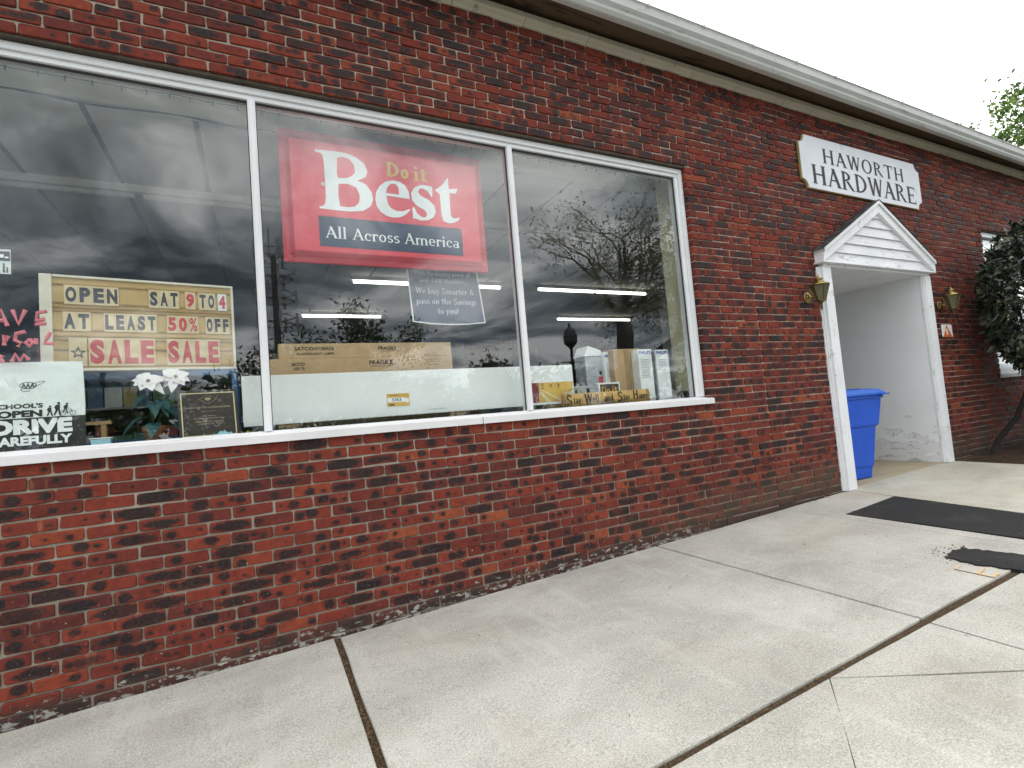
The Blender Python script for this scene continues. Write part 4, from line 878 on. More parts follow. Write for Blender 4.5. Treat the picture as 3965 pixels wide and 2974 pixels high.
# road safety poster on the glass
pt = thing('poster', 'school road safety poster taped inside the lower left pane', 'poster', (-4.49, .12, 1.12))
px0, px1, pz0, pz1, py = -4.735, -4.262, 1.120, 1.558, .128
def curl(x): return py + .012 * max(0, (x - (px1 - .10)) / .10) ** 2
nx_ = 10; v = []; f = []
for j in range(5):
    for i in range(nx_ + 1):
        x = px0 + (px1 - px0) * i / nx_; v.append((x + (.006 * math.sin(math.pi * j / 4) if i == nx_ else 0), curl(x), pz0 + (pz1 - pz0) * j / 4))
for j in range(4):
    for i in range(nx_): b = j * (nx_ + 1) + i; f.append((b, b + 1, b + nx_ + 2, b + nx_ + 1))
O('sheet', (v, f), paint('white_poster_paper', (.83, .88, .85), .5, .03), pt)
zb_ = 1.283; v = []; f = []
for i in range(nx_ + 1): x = px0 + (px1 - px0) * i / nx_; v += [(x + (.004 if i == nx_ else 0), curl(x) - .001, pz0), (x + (.006 if i == nx_ else 0), curl(x) - .001, zb_)]
for i in range(nx_): f.append((2 * i, 2 * i + 2, 2 * i + 3, 2 * i + 1))
O('black_panel', (v, f), BLACK, pt)
rx = -4.306
O('white_lettering', join(lay(sans('DRIVE', .06), rx - .310, rx, 1.203, 1.276, py, .0024), lay(sans('CAREFULLY', .05), rx - .318, rx - .002, 1.149, 1.194, py, .0024)), CARD, pt)
sil = [lay(sans("SCHOOL'S", .04), rx - .298, rx - .112, 1.330, 1.354, py, .0015), lay(sans('OPEN', .05), rx - .282, rx - .115, 1.2865, 1.321, py, .0015)]
ex, ez = W(109, 1493, py); 
sil += [ringxz(ex, ez, .033, .017, .003, .003, py - .0015), lay(sans('AAA', .03), ex - .026, ex + .026, ez - .012, ez + .012, py, .0018), ringxz(ex + .036, ez + .008, .030, .008, .003, .002, py - .0015, -150, 150, 20, .35), ringxz(ex - .008, ez - .020, .02, .010, .003, .002, py - .0015, 140, 330, 14)]
def kid(cx, z0, h, lean=0.0):
    w = h * .16; y = py - .0016
    return [disc(cx + lean * h * .9, z0 + h * .92, h * .085, h * .085, y, 10), ([(cx - w + lean * h * .5, y, z0 + h * .42), (cx + w * .6 + lean * h * .3, y, z0 + h * .42), (cx + w * .5 + lean * h * .8, y, z0 + h * .83), (cx - w * .9 + lean * h * .8, y, z0 + h * .80), (cx - w * 1.5 + lean * h * .6, y, z0 + h * .62)], [(0, 1, 2, 3, 4)]),
            ([(cx - w * .8, y, z0 + h * .419), (cx - w * 1.7, y, z0 + .004), (cx - w * 1.1, y, z0), (cx, y, z0 + h * .419)], [(0, 1, 2, 3)]), ([(cx, y - .0002, z0 + h * .419), (cx + w * .5, y - .0002, z0), (cx + w * 1.3, y - .0002, z0), (cx + w * .6, y - .0002, z0 + h * .419)], [(0, 1, 2, 3)])]
for cx, h, l in ((rx - .085, .052, .0), (rx - .055, .068, .05)): sil += kid(cx, 1.286, h, l)
bx = rx - .018
sil += [ringxz(bx - .020, 1.298, .0125, .0125, .0018, .0018, py - .0016), ringxz(bx + .020, 1.298, .0125, .0125, .0018, .0018, py - .0016)] + kid(bx - .008, 1.296, .052, .14)
for a, b in (((bx - .02, 1.298), (bx + .002, 1.318)), ((bx + .002, 1.318), (bx + .02, 1.298)), ((bx + .012, 1.322), (bx + .02, 1.298))):
    sil.append(([(a[0] - .001, py - .0019, a[1]), (a[0] + .001, py - .0019, a[1]), (b[0] + .001, py - .0019, b[1]), (b[0] - .001, py - .0019, b[1])], [(0, 1, 2, 3)]))
O('black_print', join(*sil), BLACK, pt)
# sticker and painted words on the glass
sk = thing('sticker', 'small black and white product sticker on the left pane edge', 'sticker', (-4.56, .096, 1.985))
O('film', box(-4.615, -4.515, .0955, .0965, 1.988, 2.11), paint('pale_sticker', (.6, .66, .62), .5), sk)
O('print', join(box(-4.612, -4.518, .0945, .0953, 2.052, 2.100), box(-4.545, -4.537, .0945, .0953, 1.995, 2.03), box(-4.532, -4.526, .0945, .0953, 1.995, 2.022), disc(-4.541, 2.036, .005, .005, .0949, 10)), BLACK, sk)
O('white_print', join(box(-4.556, -4.540, .0936, .0942, 2.068, 2.084), box(-4.537, -4.523, .0936, .0942, 2.066, 2.074)), CARD, sk)
gp = thing('window_writing', 'words painted in red by hand on the left pane', 'writing', (-4.5, .096, 1.55))
RPT = paint('red_window_paint', (.66, .20, .23), .6, .15, 20)
def stroke(pts, w=.0095): return tube([(W(a * .4822, 1000 + b * .4822, .098)[0], .0972, W(a * .4822, 1000 + b * .4822, .098)[1]) for a, b in pts], w, 6)
O('brush_strokes', join(stroke([(-40, 545), (10, 415), (60, 545)]), stroke([(-15, 500), (45, 500)]), stroke([(100, 415), (150, 530), (205, 415)]), stroke([(375, 425), (300, 440), (290, 500), (360, 490), (300, 500), (285, 530), (370, 525)]),
    stroke([(35, 700), (35, 620), (70, 630), (40, 665)]), stroke([(205, 590), (130, 605), (120, 660), (170, 680), (145, 710)]), stroke([(240, 650), (205, 680), (235, 705), (265, 680), (240, 650)]), stroke([(290, 645), (290, 690)]), stroke([(405, 595), (380, 640), (360, 685), (430, 685)]),
    stroke([(-20, 830), (-10, 770), (20, 790), (0, 800), (25, 835)]), stroke([(95, 832), (125, 770), (160, 825), (195, 775), (230, 815)])), RPT, gp)
# plaque
pq = thing('plaque', 'black award plaque with gold border on the sill', 'plaque', (-3.715, .18, DZ))
O('wood_back', frustum([(-3.862, .185, DZ), (-3.565, .185, DZ), (-3.565, .205, DZ), (-3.862, .205, DZ)], [(-3.872, .215, 1.388), (-3.578, .215, 1.388), (-3.578, .235, 1.388), (-3.872, .235, 1.388)]), paint('dark_walnut', (.035, .022, .016), .35), pq, bevel=.004)
def onp(x, z, k=.0012): return (x - (z - DZ) * .035, .185 + (z - DZ) * .107 - k, z)
def pqr(x0, x1, z0, z1, k=.0012): return [onp(x0, z0, k), onp(x1, z0, k), onp(x1, z1, k), onp(x0, z1, k)], [(0, 1, 2, 3)]
O('gold_border', join(pqr(-3.846, -3.580, 1.126, 1.132), pqr(-3.846, -3.580, 1.368, 1.374), pqr(-3.846, -3.840, 1.132, 1.368), pqr(-3.586, -3.580, 1.132, 1.368)), paint('gold_print', (.62, .55, .33), .4), pq)
gl = []
for s, z, w, h in (('HAWORTH HARDWARE', 1.284, .11, .010), ('26 Years', 1.237, .03, .008), ('of Continuous Service', 1.224, .075, .008), ('PINEWOOD DERBY', 1.204, .068, .008), ('CUB PACK 373', 1.191, .055, .008)):
    t_ = sans(s, .01); cx = -3.713; gl.append(([onp(cx - w + p[0] * 2 * w, z + p[1] * h, .0016) for p in t_[0]], t_[1]))
dm = [(-3.713, 1.362), (-3.668, 1.335), (-3.713, 1.308), (-3.758, 1.335)]
for i in range(4):
    a, b = dm[i], dm[(i + 1) % 4]; gl.append(([onp(a[0], a[1], .0016), onp(b[0], b[1], .0016), onp(-3.713 + (b[0] + 3.713) * .93, 1.335 + (b[1] - 1.335) * .93, .0016), onp(-3.713 + (a[0] + 3.713) * .93, 1.335 + (a[1] - 1.335) * .93, .0016)], [(0, 1, 2, 3)]))
gl.append(([onp(-3.713 + .016 * math.cos(R(60 * k)), 1.337 + .010 * math.sin(R(60 * k)), .0016) for k in range(6)], [tuple(range(6))])); gl.append(pqr(-3.75, -3.676, 1.2655, 1.267, .0016))
O('engraving', join(*gl), paint('dull_gold_print', (.36, .30, .18), .5), pq)
# poinsettia in a clay pot
pn = thing('potted_poinsettia', 'white poinsettia in a clay pot below the letter board', 'plant', (-3.99, .325, DZ))
O('pot', lathe([(.0, .0), (.044, .0), (.055, .07), (.064, .07), (.066, .098), (.058, .098), (.053, .085), (.0, .085)], 20, (-3.99, .325, DZ)), paint('terracotta', (.36, .13, .06), .8, .15, 20), pn, smooth=False)
def petal(c, ang, L, w, pitch, droop=.4, up=(0, 0, 1)):
    qu = Vector((0, 0, 1)).rotation_difference(Vector(up)); d = Vector((math.cos(ang), math.sin(ang), 0)); n_ = Vector((-math.sin(ang), math.cos(ang), 0)); v = []; prof = [(0, .1), (.22, .75), (.5, 1), (.75, .62), (1, .02)]
    for t, k in prof:
        z = math.sin(pitch) * L * t - droop * L * t * t; r_ = math.cos(pitch) * L * t
        for s in (-1, 0, 1): p = Vector(c) + qu @ (d * r_ + n_ * (s * w * k) + Vector((0, 0, z + (.012 * k if s else 0) * (w / .04)))); v.append(tuple(p))
    f = [(i * 3 + j, i * 3 + j + 1, i * 3 + j + 4, i * 3 + j + 3) for i in range(4) for j in range(2)]
    return v, f
BRA = paint('white_bract', (.85, .83, .81), .6, .06); LEA = paint('blue_green_leaf', (.02, .09, .10), .4, .3, 8)
for c, N, L in (((-4.01, .285, 1.452), 9, .095), ((-3.885, .335, 1.475), 8, .09)):
    for k in range(N):
        O('bract', petal(c, 2 * math.pi * k / N + rng.uniform(-.2, .2), L * rng.uniform(.8, 1.15), .030 * rng.uniform(.85, 1.2), rng.uniform(.1, .5), rng.uniform(.2, .6), (.05, -.75, .62)), BRA, pn, smooth=True)
    O('flower_eye', lathe([(0, 0), (.010, .002), (.008, .012), (0, .016)], 8, (c[0], c[1], c[2] + .004)), paint('yellow_brown_eye', (.30, .16, .06), .7), pn)
    O('stem', tube([(-3.99, .325, DZ + .08), ((c[0] - 3.99) / 2 - .01, .325, 1.30), c], .004, 6), paint('green_stem', (.03, .07, .04), .6), pn)
for c, a, L in (((-3.99, .30, 1.33), 4.9, .12), ((-4.02, .30, 1.26), 3.6, .13), ((-3.95, .30, 1.31), 5.6, .12), ((-4.0, .30, 1.38), 3.9, .11), ((-3.98, .28, 1.22), 4.6, .10), ((-3.92, .30, 1.23), 5.4, .11), ((-3.96, .33, 1.38), .2, .11), ((-3.97, .31, 1.35), 5.3, .10)): O('leaf', petal(c, a, L, .038, rng.uniform(-.2, .3), .9), LEA, pn, smooth=True)
# long lamp cartons
wc = thing('lamp_carton', 'long white lamp carton lying behind the middle pane', 'carton', (-2.39, .29, DZ))
O('box', join(box(-3.548, -1.222, .222, .36, DZ + .052, 1.462)), paint('white_carton', (.84, .86, .84), .7, .05, 3), wc, bevel=.003)
O('red_label', ([(-1.617, .2206, 1.180), (-1.548, .2206, 1.180), (-1.542, .2206, 1.332), (-1.610, .2206, 1.332)], [(0, 1, 2, 3)]), paint('maroon_print', (.20, .03, .035), .5), wc)
O('yellow_label', ([(-1.546, .2206, 1.180), (-1.30, .2206, 1.180), (-1.245, .2206, 1.24), (-1.228, .2206, 1.330), (-1.540, .2206, 1.330)], [(0, 1, 2, 3, 4)]), paint('yellow_label_print', (.68, .44, .10), .5), wc)
O('pale_swoosh', join(([(-1.48, .2202, 1.18), (-1.44, .2202, 1.18), (-1.53, .2202, 1.27), (-1.538, .2202, 1.255)], [(0, 1, 2, 3)]), ([(-1.36, .2202, 1.18), (-1.32, .2202, 1.18), (-1.53, .2202, 1.285), (-1.53, .2202, 1.277)], [(0, 1, 2, 3)]), ([(-1.335, .2202, 1.215), (-1.26, .2202, 1.19), (-1.24, .2202, 1.255), (-1.31, .2202, 1.245)], [(0, 1, 2, 3)])), paint('pale_yellow_print', (.72, .64, .42), .5), wc)
def rot_lab(s, x, z, h, L):                              # lettering turned a quarter, as printed on the carton end
    t_ = sans(s, .02); return [(x - p[1] * h, .2199, z + p[0] * L) for p in t_[0]], t_[1]
O('black_print', join(rot_lab('T12', -1.500, 1.275, .018, .05), rot_lab('75', -1.425, 1.288, .018, .028), rot_lab('96', -1.355, 1.290, .018, .028), lay(sans('CUT ALONG DOTTED LINE', 0), -2.43, -2.30, 1.186, 1.192, .222)), BLACK, wc)
for x in (-3.3, -2.2, -1.4): O('support_block', box(x - .06, x + .06, .235, .35, DZ, DZ + .0515), KRAFT, wc)
tg = thing('price_card', 'small yellow and white card numbered 5363 on the white carton', 'price tag', (-2.63, .21, 1.225))
O('card', box(-2.702, -2.552, .2175, .2215, 1.226, 1.308), paint('yellow_card', (.70, .42, .09), .5), tg)
O('white_strip', ([(-2.700, .2170, 1.252), (-2.575, .2170, 1.250), (-2.560, .2170, 1.240), (-2.554, .2170, 1.272), (-2.60, .2170, 1.282), (-2.700, .2170, 1.283)], [(0, 1, 2, 3, 4, 5)]), CARD, tg)
O('black_print', join(lay(sans('5363', .015), -2.668, -2.608, 1.257, 1.279, .217, .0006), box(-2.69, -2.655, .2168, .2173, 1.231, 1.240), box(-2.69, -2.62, .2168, .2173, 1.296, 1.299)), BLACK, tg)
def carton(name, label, x0, x1, y0, y1, z0, z1, m, prints=(), group=None):
    t = thing(name, label, 'carton', ((x0 + x1) / 2, (y0 + y1) / 2, z0), 0, group)
    O('box', box(x0, x1, y0, y1, z0, z1), m, t, bevel=.003); ex_ = [lay(sans(s, b), a0, a1, c0, c1, y0) for s, a0, a1, c0, c1, b in prints]
    if ex_: O('print', join(*ex_), BLACK, t)
    return t
carton('shipping_carton', 'plain brown carton at the bottom, mostly hidden behind the white carton', -3.30, -2.2, .45, .60, .10, 1.470, KRAFT)
carton('shipping_carton', 'long brown lamp carton marked LED T8, lower of two', -3.386, -2.140, .448, .60, 1.471, 1.588, KRAFT, [('SATCO', -3.255, -3.175, 1.540, 1.562, .03), ('LED T8', -3.245, -3.178, 1.512, 1.530, .015), ('FRAGILE', -2.755, -2.592, 1.535, 1.565, .025), ('HANDLE WITH CARE', -2.755, -2.592, 1.520, 1.530, 0), ('SATCO PRODUCTS, INC.', -2.36, -2.22, 1.556, 1.566, 0), ('BRENTWOOD, NY 11717', -2.345, -2.235, 1.541, 1.549, 0), ('MADE IN CHINA', -2.325, -2.25, 1.520, 1.528, 0)], 'brown lamp cartons behind the middle pane')
carton('shipping_carton', 'long brown lamp carton marked fluorescent lamps, topmost of the stack', -3.330, -2.140, .455, .60, 1.589, 1.690, KRAFT, [('SATCO', -3.235, -3.115, 1.643, 1.667, .03), ('HYGRADE', -3.108, -2.985, 1.643, 1.667, .02), ('FLUORESCENT LAMPS', -3.22, -2.985, 1.612, 1.628, .02), ('FRAGILE', -2.685, -2.555, 1.640, 1.665, .025), ('HANDLE WITH CARE', -2.672, -2.565, 1.627, 1.635, 0)], 'brown lamp cartons behind the middle pane')
# right pane: wooden saying, boxes
sw = thing('wooden_sign', 'half round bamboo sign reading Stay Well and Stay Happy', 'sign', (-.945, .16, DZ))
BAM = paint('varnished_bamboo', (.55, .33, .10), .35, .2, 12); zz0, zz1 = 1.128, 1.229; v = []; f = []; n_ = 8; xs_ = [-1.372, -.516]
pr = [(.172 - .012 * math.sin(math.pi * k / n_), zz0 + (zz1 - zz0) * k / n_) for k in range(n_ + 1)] + [(.178, zz1), (.178, zz0)]
O('bamboo', prism(pr, 'x', *xs_), BAM, sw)
O('end_band', join(prism([(a - .0022, b) for a, b in pr], 'x', xs_[0] - .004, xs_[0] + .022), prism([(a - .0022, b) for a, b in pr], 'x', xs_[1] - .022, xs_[1] + .004)), paint('dark_bamboo_edge', (.30, .16, .05), .5), sw)
wl = []
for s, x0, x1, z0, c in (('S', -1.345, -1.285, 1.138, .082), ('tay', -1.280, -1.205, 1.150, .052), ('W', -1.175, -1.10, 1.146, .074), ('ell', -1.10, -1.035, 1.150, .060), ('and', -.985, -.895, 1.152, .055), ('S', -.850, -.795, 1.142, .080), ('tay', -.790, -.725, 1.152, .052), ('H', -.690, -.635, 1.150, .074), ('appy', -.632, -.535, 1.155, .050)):
    wl.append(lay_serif(s, x0, x1, z0, c, .160, .20, .10, .09, .03))
O('lettering', join(*wl), BLACK, sw)
O('rope', join(tube([(-1.335, .158, 1.225), (-1.30, .16, 1.262), (-1.24, .165, 1.268), (-1.18, .168, 1.235)], .004, 6), tube([(-1.352 + .035 * math.cos(a), .155, 1.150 + .03 * math.sin(a)) for a in [R(k * 30) for k in range(-6, 4)]], .004, 6)), paint('jute_rope', (.40, .30, .16), .9), sw)
for x in (-1.2, -.7): O('foot', box(x - .03, x + .03, .162, .176, DZ, zz0 - .0004), BAM, sw)
def pbox(name, label, x0, x1, y0, y1, z1, m, txt=None, tcol=None, tz=None, lines=0, group=None, z0=DZ):
    t = thing(name, label, 'box', ((x0 + x1) / 2, (y0 + y1) / 2, z0), 0, group)
    O('box', box(x0, x1, y0, y1, z0, z1), m, t, bevel=.003)
    w = x1 - x0
    if txt: O('brand_print', lay(sans(txt, .03), x0 + w * .06, x1 - w * .06, tz, tz + .030, y0), tcol, t)
    if lines: O('small_print', join(*[([(x0 + w * .12, y0 - .0012, tz - .05 - k * .014), (x1 - w * (.12 + .25 * rng.random()), y0 - .0012, tz - .05 - k * .014), (x1 - w * .2, y0 - .0012, tz - .046 - k * .014), (x0 + w * .12, y0 - .0012, tz - .046 - k * .014)], [(0, 1, 2, 3)]) for k in range(lines)]), paint('grey_small_print', (.30, .31, .32), .6), t)
    return t
PB = paint('white_lamp_box', (.82, .84, .83), .6, .05); PBL = paint('blue_brand_print', (.02, .09, .36), .5); GRB = paint('grey_white_box', (.42, .44, .45), .6)
gpx = 'white lamp boxes in the right pane'
hc = pbox('lamp_box', 'grey white carton with peaked open top, leftmost in the right pane', -.925, -.745, .46, .62, 1.555, GRB)
O('open_flap', prism([(-.935, 1.556), (-.735, 1.556), (-.755, 1.605), (-.885, 1.645)], 'y', .455, .625), PB, hc); O('red_mark', box(-.80, -.75, .4585, .4597, 1.315, 1.375), RED, hc); O('black_mark', join(disc(-.775, 1.405, .014, .018, .4588, 12), box(-.735 - .02, -.735 - .012, .4585, .4597, 1.37, 1.48)), BLACK, hc)
pbox('lamp_box', 'white lamp box half hidden by the brown carton, reading PHI', -.753, -.58, .42, .56, 1.584, PB, 'PHILIPS', PBL, 1.53, 9, gpx)
pbox('lamp_box', 'tall brown carton with tape among the white lamp boxes', -.705, -.412, .35, .55, 1.598, KRAFT)
O('tape', box(-.59, -.53, .3485, .3495, DZ + .01, 1.590), paint('shiny_tape', (.40, .27, .14), .2), bpy.data.objects[-1] if False else [o for o in COL.objects if o.get('label', '').startswith('tall brown carton')][0])
pbox('lamp_box', 'white lamp box with blue lettering, left of the leaning pair', -.515, -.365, .25, .345, 1.578, PB, 'PHILIPS', PBL, 1.535, 12, gpx)
pbox('lamp_box', 'dark edged lamp box between the two white ones', -.352, -.328, .26, .36, 1.560, paint('dark_box_edge', (.10, .10, .13), .5), None, None, None, 0, gpx)
pbox('lamp_box', 'white lamp box with blue lettering nearest the cream panel', -.318, -.172, .25, .345, 1.572, PB, 'PHILIPS', PBL, 1.530, 5, gpx)
ds = pbox('counter_sign', 'small dark Do it box behind the bamboo sign', -.960, -.740, .255, .30, 1.306, CARD)
O('dark_face', ([(-.945, .2540, 1.12), (-.755, .2540, 1.12), (-.755, .2540, 1.293), (-.945, .2540, 1.293)], [(0, 1, 2, 3)]), paint('dark_brown_print', (.06, .035, .02), .5), ds)
O('lettering', join(lay_serif('Do', -.935, -.845, 1.215, .06, .2535, .19, .10, .09, 0), lay_serif('it', -.83, -.77, 1.215, .06, .2535, .19, .10, .09, 0)), paint('orange_yellow_print', (.70, .38, .10), .5), ds)
gb = pbox('grey_box', 'small grey box beside the Do it box', -1.18, -.985, .28, .36, 1.292, GRB)
O('dark_patch', box(-1.065, -1.035, .2785, .2795, 1.215, 1.270), BLACK, gb); O('side_tab', disc(-1.165, 1.235, .012, .03, .2788, 12), BLACK, gb)
co = thing('cable_coil', 'coil of grey green cable at the right end of the sill', 'cable', (-.09, .2, DZ))
pts = []
for k in range(120):
    a = k * .33; r_ = .075 + .018 * math.sin(k * .71); pts.append((-.09 + r_ * math.cos(a), .20 + .035 * math.sin(a * 1.03 + .5), DZ + .045 + .034 * math.sin(a + .8 * math.sin(k * .05))))
O('cable', tube(pts, .0055, 6), paint('grey_green_cable', (.07, .10, .09), .5), co, smooth=True)
mk = thing('face_mask', 'pale blue face mask lying in front of the plaque', 'mask', (-3.64, .14, DZ))
def cloth(x0, x1, y0, y1, z0, h, nx=10, ny=4):
    v = [(x0 + (x1 - x0) * i / nx, y0 + (y1 - y0) * j / ny, z0 + .001 + h * (.35 + .65 * rng.random()) * math.sin(math.pi * min(1, (j + .3) / ny)) * (.5 + .5 * math.sin(math.pi * i / nx))) for j in range(ny + 1) for i in range(nx + 1)]
    return v, [(j * (nx + 1) + i, j * (nx + 1) + i + 1, (j + 1) * (nx + 1) + i + 1, (j + 1) * (nx + 1) + i) for j in range(ny) for i in range(nx)]
SKYB = paint('pale_blue_cloth', (.32, .56, .62), .8, .06)
O('cloth', cloth(-3.70, -3.588, .118, .165, DZ, .05), SKYB, mk, smooth=True); O('ear_loop', tube([(-3.70, .125, DZ + .012), (-3.73, .12, DZ + .004), (-3.755, .125, DZ + .006), (-3.72, .13, DZ + .01)], .002, 5), CARD, mk)
tb = thing('paper_tub', 'small pale blue tub on the sill right of the poster', 'tub', (-4.2, .15, DZ))
O('tub', frustum([(-4.236, .135, DZ), (-4.160, .135, DZ), (-4.160, .175, DZ), (-4.236, .175, DZ)], [(-4.240, .13, 1.152), (-4.155, .13, 1.155), (-4.155, .18, 1.155), (-4.240, .18, 1.152)]), SKYB, tb, bevel=.004)
O('lid', box(-4.243, -4.152, .128, .182, 1.1556, 1.160), CARD, tb)
ws = thing('wooden_trestle', 'small bare wood trestle beside the road safety poster', 'stand', (-4.3, .25, DZ))
WD = paint('bare_pine', (.42, .27, .12), .6, .15)
O('rail', box(-4.42, -4.175, .24, .275, 1.232, 1.250), WD, ws)
for x in (-4.40, -4.218): O('leg', box(x, x + .022, .245, .27, DZ, 1.2315), WD, ws)
sp = thing('plastic_succulent', 'yellow green artificial succulent right of the plaque', 'plant', (-3.53, .15, DZ))
for k in range(14): O('leaf', petal((-3.53 + .018 * math.cos(k), .15 + .01 * math.sin(k), DZ + .008), k * .9, .04, .010, rng.uniform(.2, 1.1), .3), paint('yellow_green_leaf', (.30, .27, .06), .5), sp)
pc = thing('paper_scrap', 'torn pale paper scrap on the sill by the first mullion', 'paper', (-3.46, .13, DZ)); O('sheet', cloth(-3.492, -3.448, .115, .14, DZ, .03, 4, 3), paint('pale_mint_paper', (.55, .64, .58), .8), pc)
# garland along the sill
gv, gf, ga = [], [], []
for i in range(2600):
    x = rng.uniform(-4.15, -.25); x = x if not (-3.9 < x < -3.45) else rng.uniform(-3.38, -1.3); c = Vector((x, .165 + .02 * math.sin(x * 9) + rng.gauss(0, .012), DZ + .014 + abs(rng.gauss(0, .013))))
    d = Vector((rng.gauss(0, 1), rng.gauss(0, .7), rng.uniform(-.2, .9))).normalized() * rng.uniform(.02, .045); s = d.cross(Vector((rng.random(), rng.random(), rng.random()))).normalized() * .0013
    b = len(gv); gv += [tuple(c - s), tuple(c + s), tuple(c + d)]; gf.append((b, b + 1, b + 2))
gr = thing('garland', 'dark green tinsel garland lying along the window sill', 'garland', (-2, .165, DZ))
O('needles', (gv, gf), paint('dark_green_tinsel', (.012, .035, .028), .45, .5, 30), gr); O('cord', tube([(-4.15 + k * .1, .165 + .02 * math.sin((-4.15 + k * .1) * 9), DZ + .008) for k in range(40)], .004, 5), paint('dark_green_cord', (.01, .03, .02), .7), gr)
# wire with clips along the head of the window, hooks
lw_ = thing('light_string', 'dark light string with small clips along the window head', 'light string', (-2.6, .13, 3.0))
DW = paint('dark_plastic', (.03, .03, .03), .5); zt2 = zt - .075
O('wire', join(tube([(-6.7 + k * .17, .118 + .004 * math.sin(k), zt2 - .008 - .010 * abs(math.sin(k * 1.3))) for k in range(39)], .0022, 5), tube([(-4.9 + k * .12, .62, 3.222 + .010 * math.sin(k * .9) ) for k in range(13)] + [(-3.36, .58, 3.20), (-3.25, .5, 3.16)], .006, 5)), DW, lw_)
x = -6.6
while x < -.15:
    z = zt2 - .012; O('clip', frustum([(x - .0025, .112, z - .026), (x + .0025, .112, z - .026), (x + .0025, .118, z - .026), (x - .0025, .118, z - .026)], [(x - .004, .112, z), (x + .004, .112, z), (x + .004, .122, z), (x - .004, .122, z)]), DW, lw_); x += rng.uniform(.085, .135)
def hook(x, y, z, label):
    t = thing('s_hook', label, 'hook', (x, y, z)); O('wire', tube([(x + .016 * math.sin(R(a)) * (1 if a < 200 else 1), y, z + .02 + .018 * math.cos(R(a))) for a in range(-60, 181, 30)] + [(x - .016 * math.sin(R(a)), y, z - .016 + .018 * math.cos(R(a))) for a in range(0, 241, 30)], .0028, 5), paint('steel_hook', (.25, .25, .24), .35, .1, 9, .7), t)
hook(-3.60, .62, 3.215, 'steel S hook hanging from the wire in the left pane'); hook(-1.64, .12, 2.965, 'steel S hook at the top of the right pane')
# suction cup on the middle pane
su = thing('suction_cup', 'clear suction cup stuck on the glass over the letter B', 'suction cup', (-2.98, .1, 2.73)); O('cup', lathe([(0, -.0), (.014, .0), (.012, .006), (.005, .010), (.0, .012)], 14, (W(1251, 712, .096)[0], .0945, W(1251, 712, .096)[1]), 'y'), paint('clear_rubber', (.5, .42, .40), .2), su)
# shop shelving deep inside
SHM = paint('grey_shelf_steel', (.20, .20, .20), .5)
pcs = [paint('goods_%d' % i, c, .6) for i, c in enumerate(((.25, .04, .04), (.30, .28, .22), (.05, .10, .20), (.32, .24, .08), (.45, .45, .43), (.06, .16, .08)))]
GN = ('red', 'cream', 'blue', 'yellow', 'pale grey', 'green')
for si, (sx, sy, lab) in enumerate(((-4.6, 2.6, 'grey shop shelving behind the letter board'), (-2.9, 3.2, 'grey shop shelving behind the red sign'), (-.6, 2.9, 'grey shop shelving behind the right pane'), (1.6, 5.4, 'grey shop shelving deep in the shop at right'))):
    t = thing('shelf_unit', lab, 'shelving', (sx, sy, .1), 0, 'shop shelving')
    for x in (-.62, .59): O('upright', box(sx + x, sx + x + .03, sy, sy + .4, .1, 2.0), SHM, t)
    for k in range(5): O('shelf', box(sx - .5895, sx + .5895, sy, sy + .4, .25 + k * .40, .27 + k * .40), SHM, t)
    for k in range(2, 5):
        x = sx - .56
        while x < sx + .45:
            w = rng.uniform(.09, .2); h = rng.uniform(.14, .32) if k < 4 else rng.uniform(.1, .25)
            o = O('goods_box', box(x, x + w - .012, sy + .04, sy + .3, .2705 + k * .40, .2705 + k * .40 + h), pcs[(gi := rng.randrange(6))], None, (x + w / 2, sy + .17, .2705 + k * .40)); tag(o, GN[gi] + ' goods box on the ' + ('middle', 'upper', 'top')[k - 2] + ' shelf of the ' + lab[5:].replace('shop shelving deep in the shop at right', 'deepest shelving'), 'box', 'goods on the shop shelving'); x += w

# ------------------------------------------------------------------ planting, and what the window mirrors
def leaf_quads(items, fold=.25):
    v, f, a = [], [], []
    for c, d, s, l, w, val in items:
        b = len(v); c = Vector(c); d = Vector(d).normalized(); s = Vector(s).normalized(); n = d.cross(s)
        v += [tuple(c), tuple(c + d * l * .45 + s * w + n * w * fold), tuple(c + d * l), tuple(c + d * l * .45 - s * w + n * w * fold)]; f += [(b, b + 1, b + 2), (b, b + 2, b + 3)]; a += [val] * 4
    return (v, f), a
def add_lv(o, a): at = o.data.attributes.new('lv', 'FLOAT', 'POINT'); at.data.foreach_set('value', a)
def rv(r_): return Vector((r_.gauss(0, 1), r_.gauss(0, 1), r_.gauss(0, 1)))
BARK = paint('grey_brown_bark', (.055, .042, .032), .9, .35, 12, 0, .6, 40); BARKD = paint('dark_bark', (.03, .024, .02), .9, .3, 12)
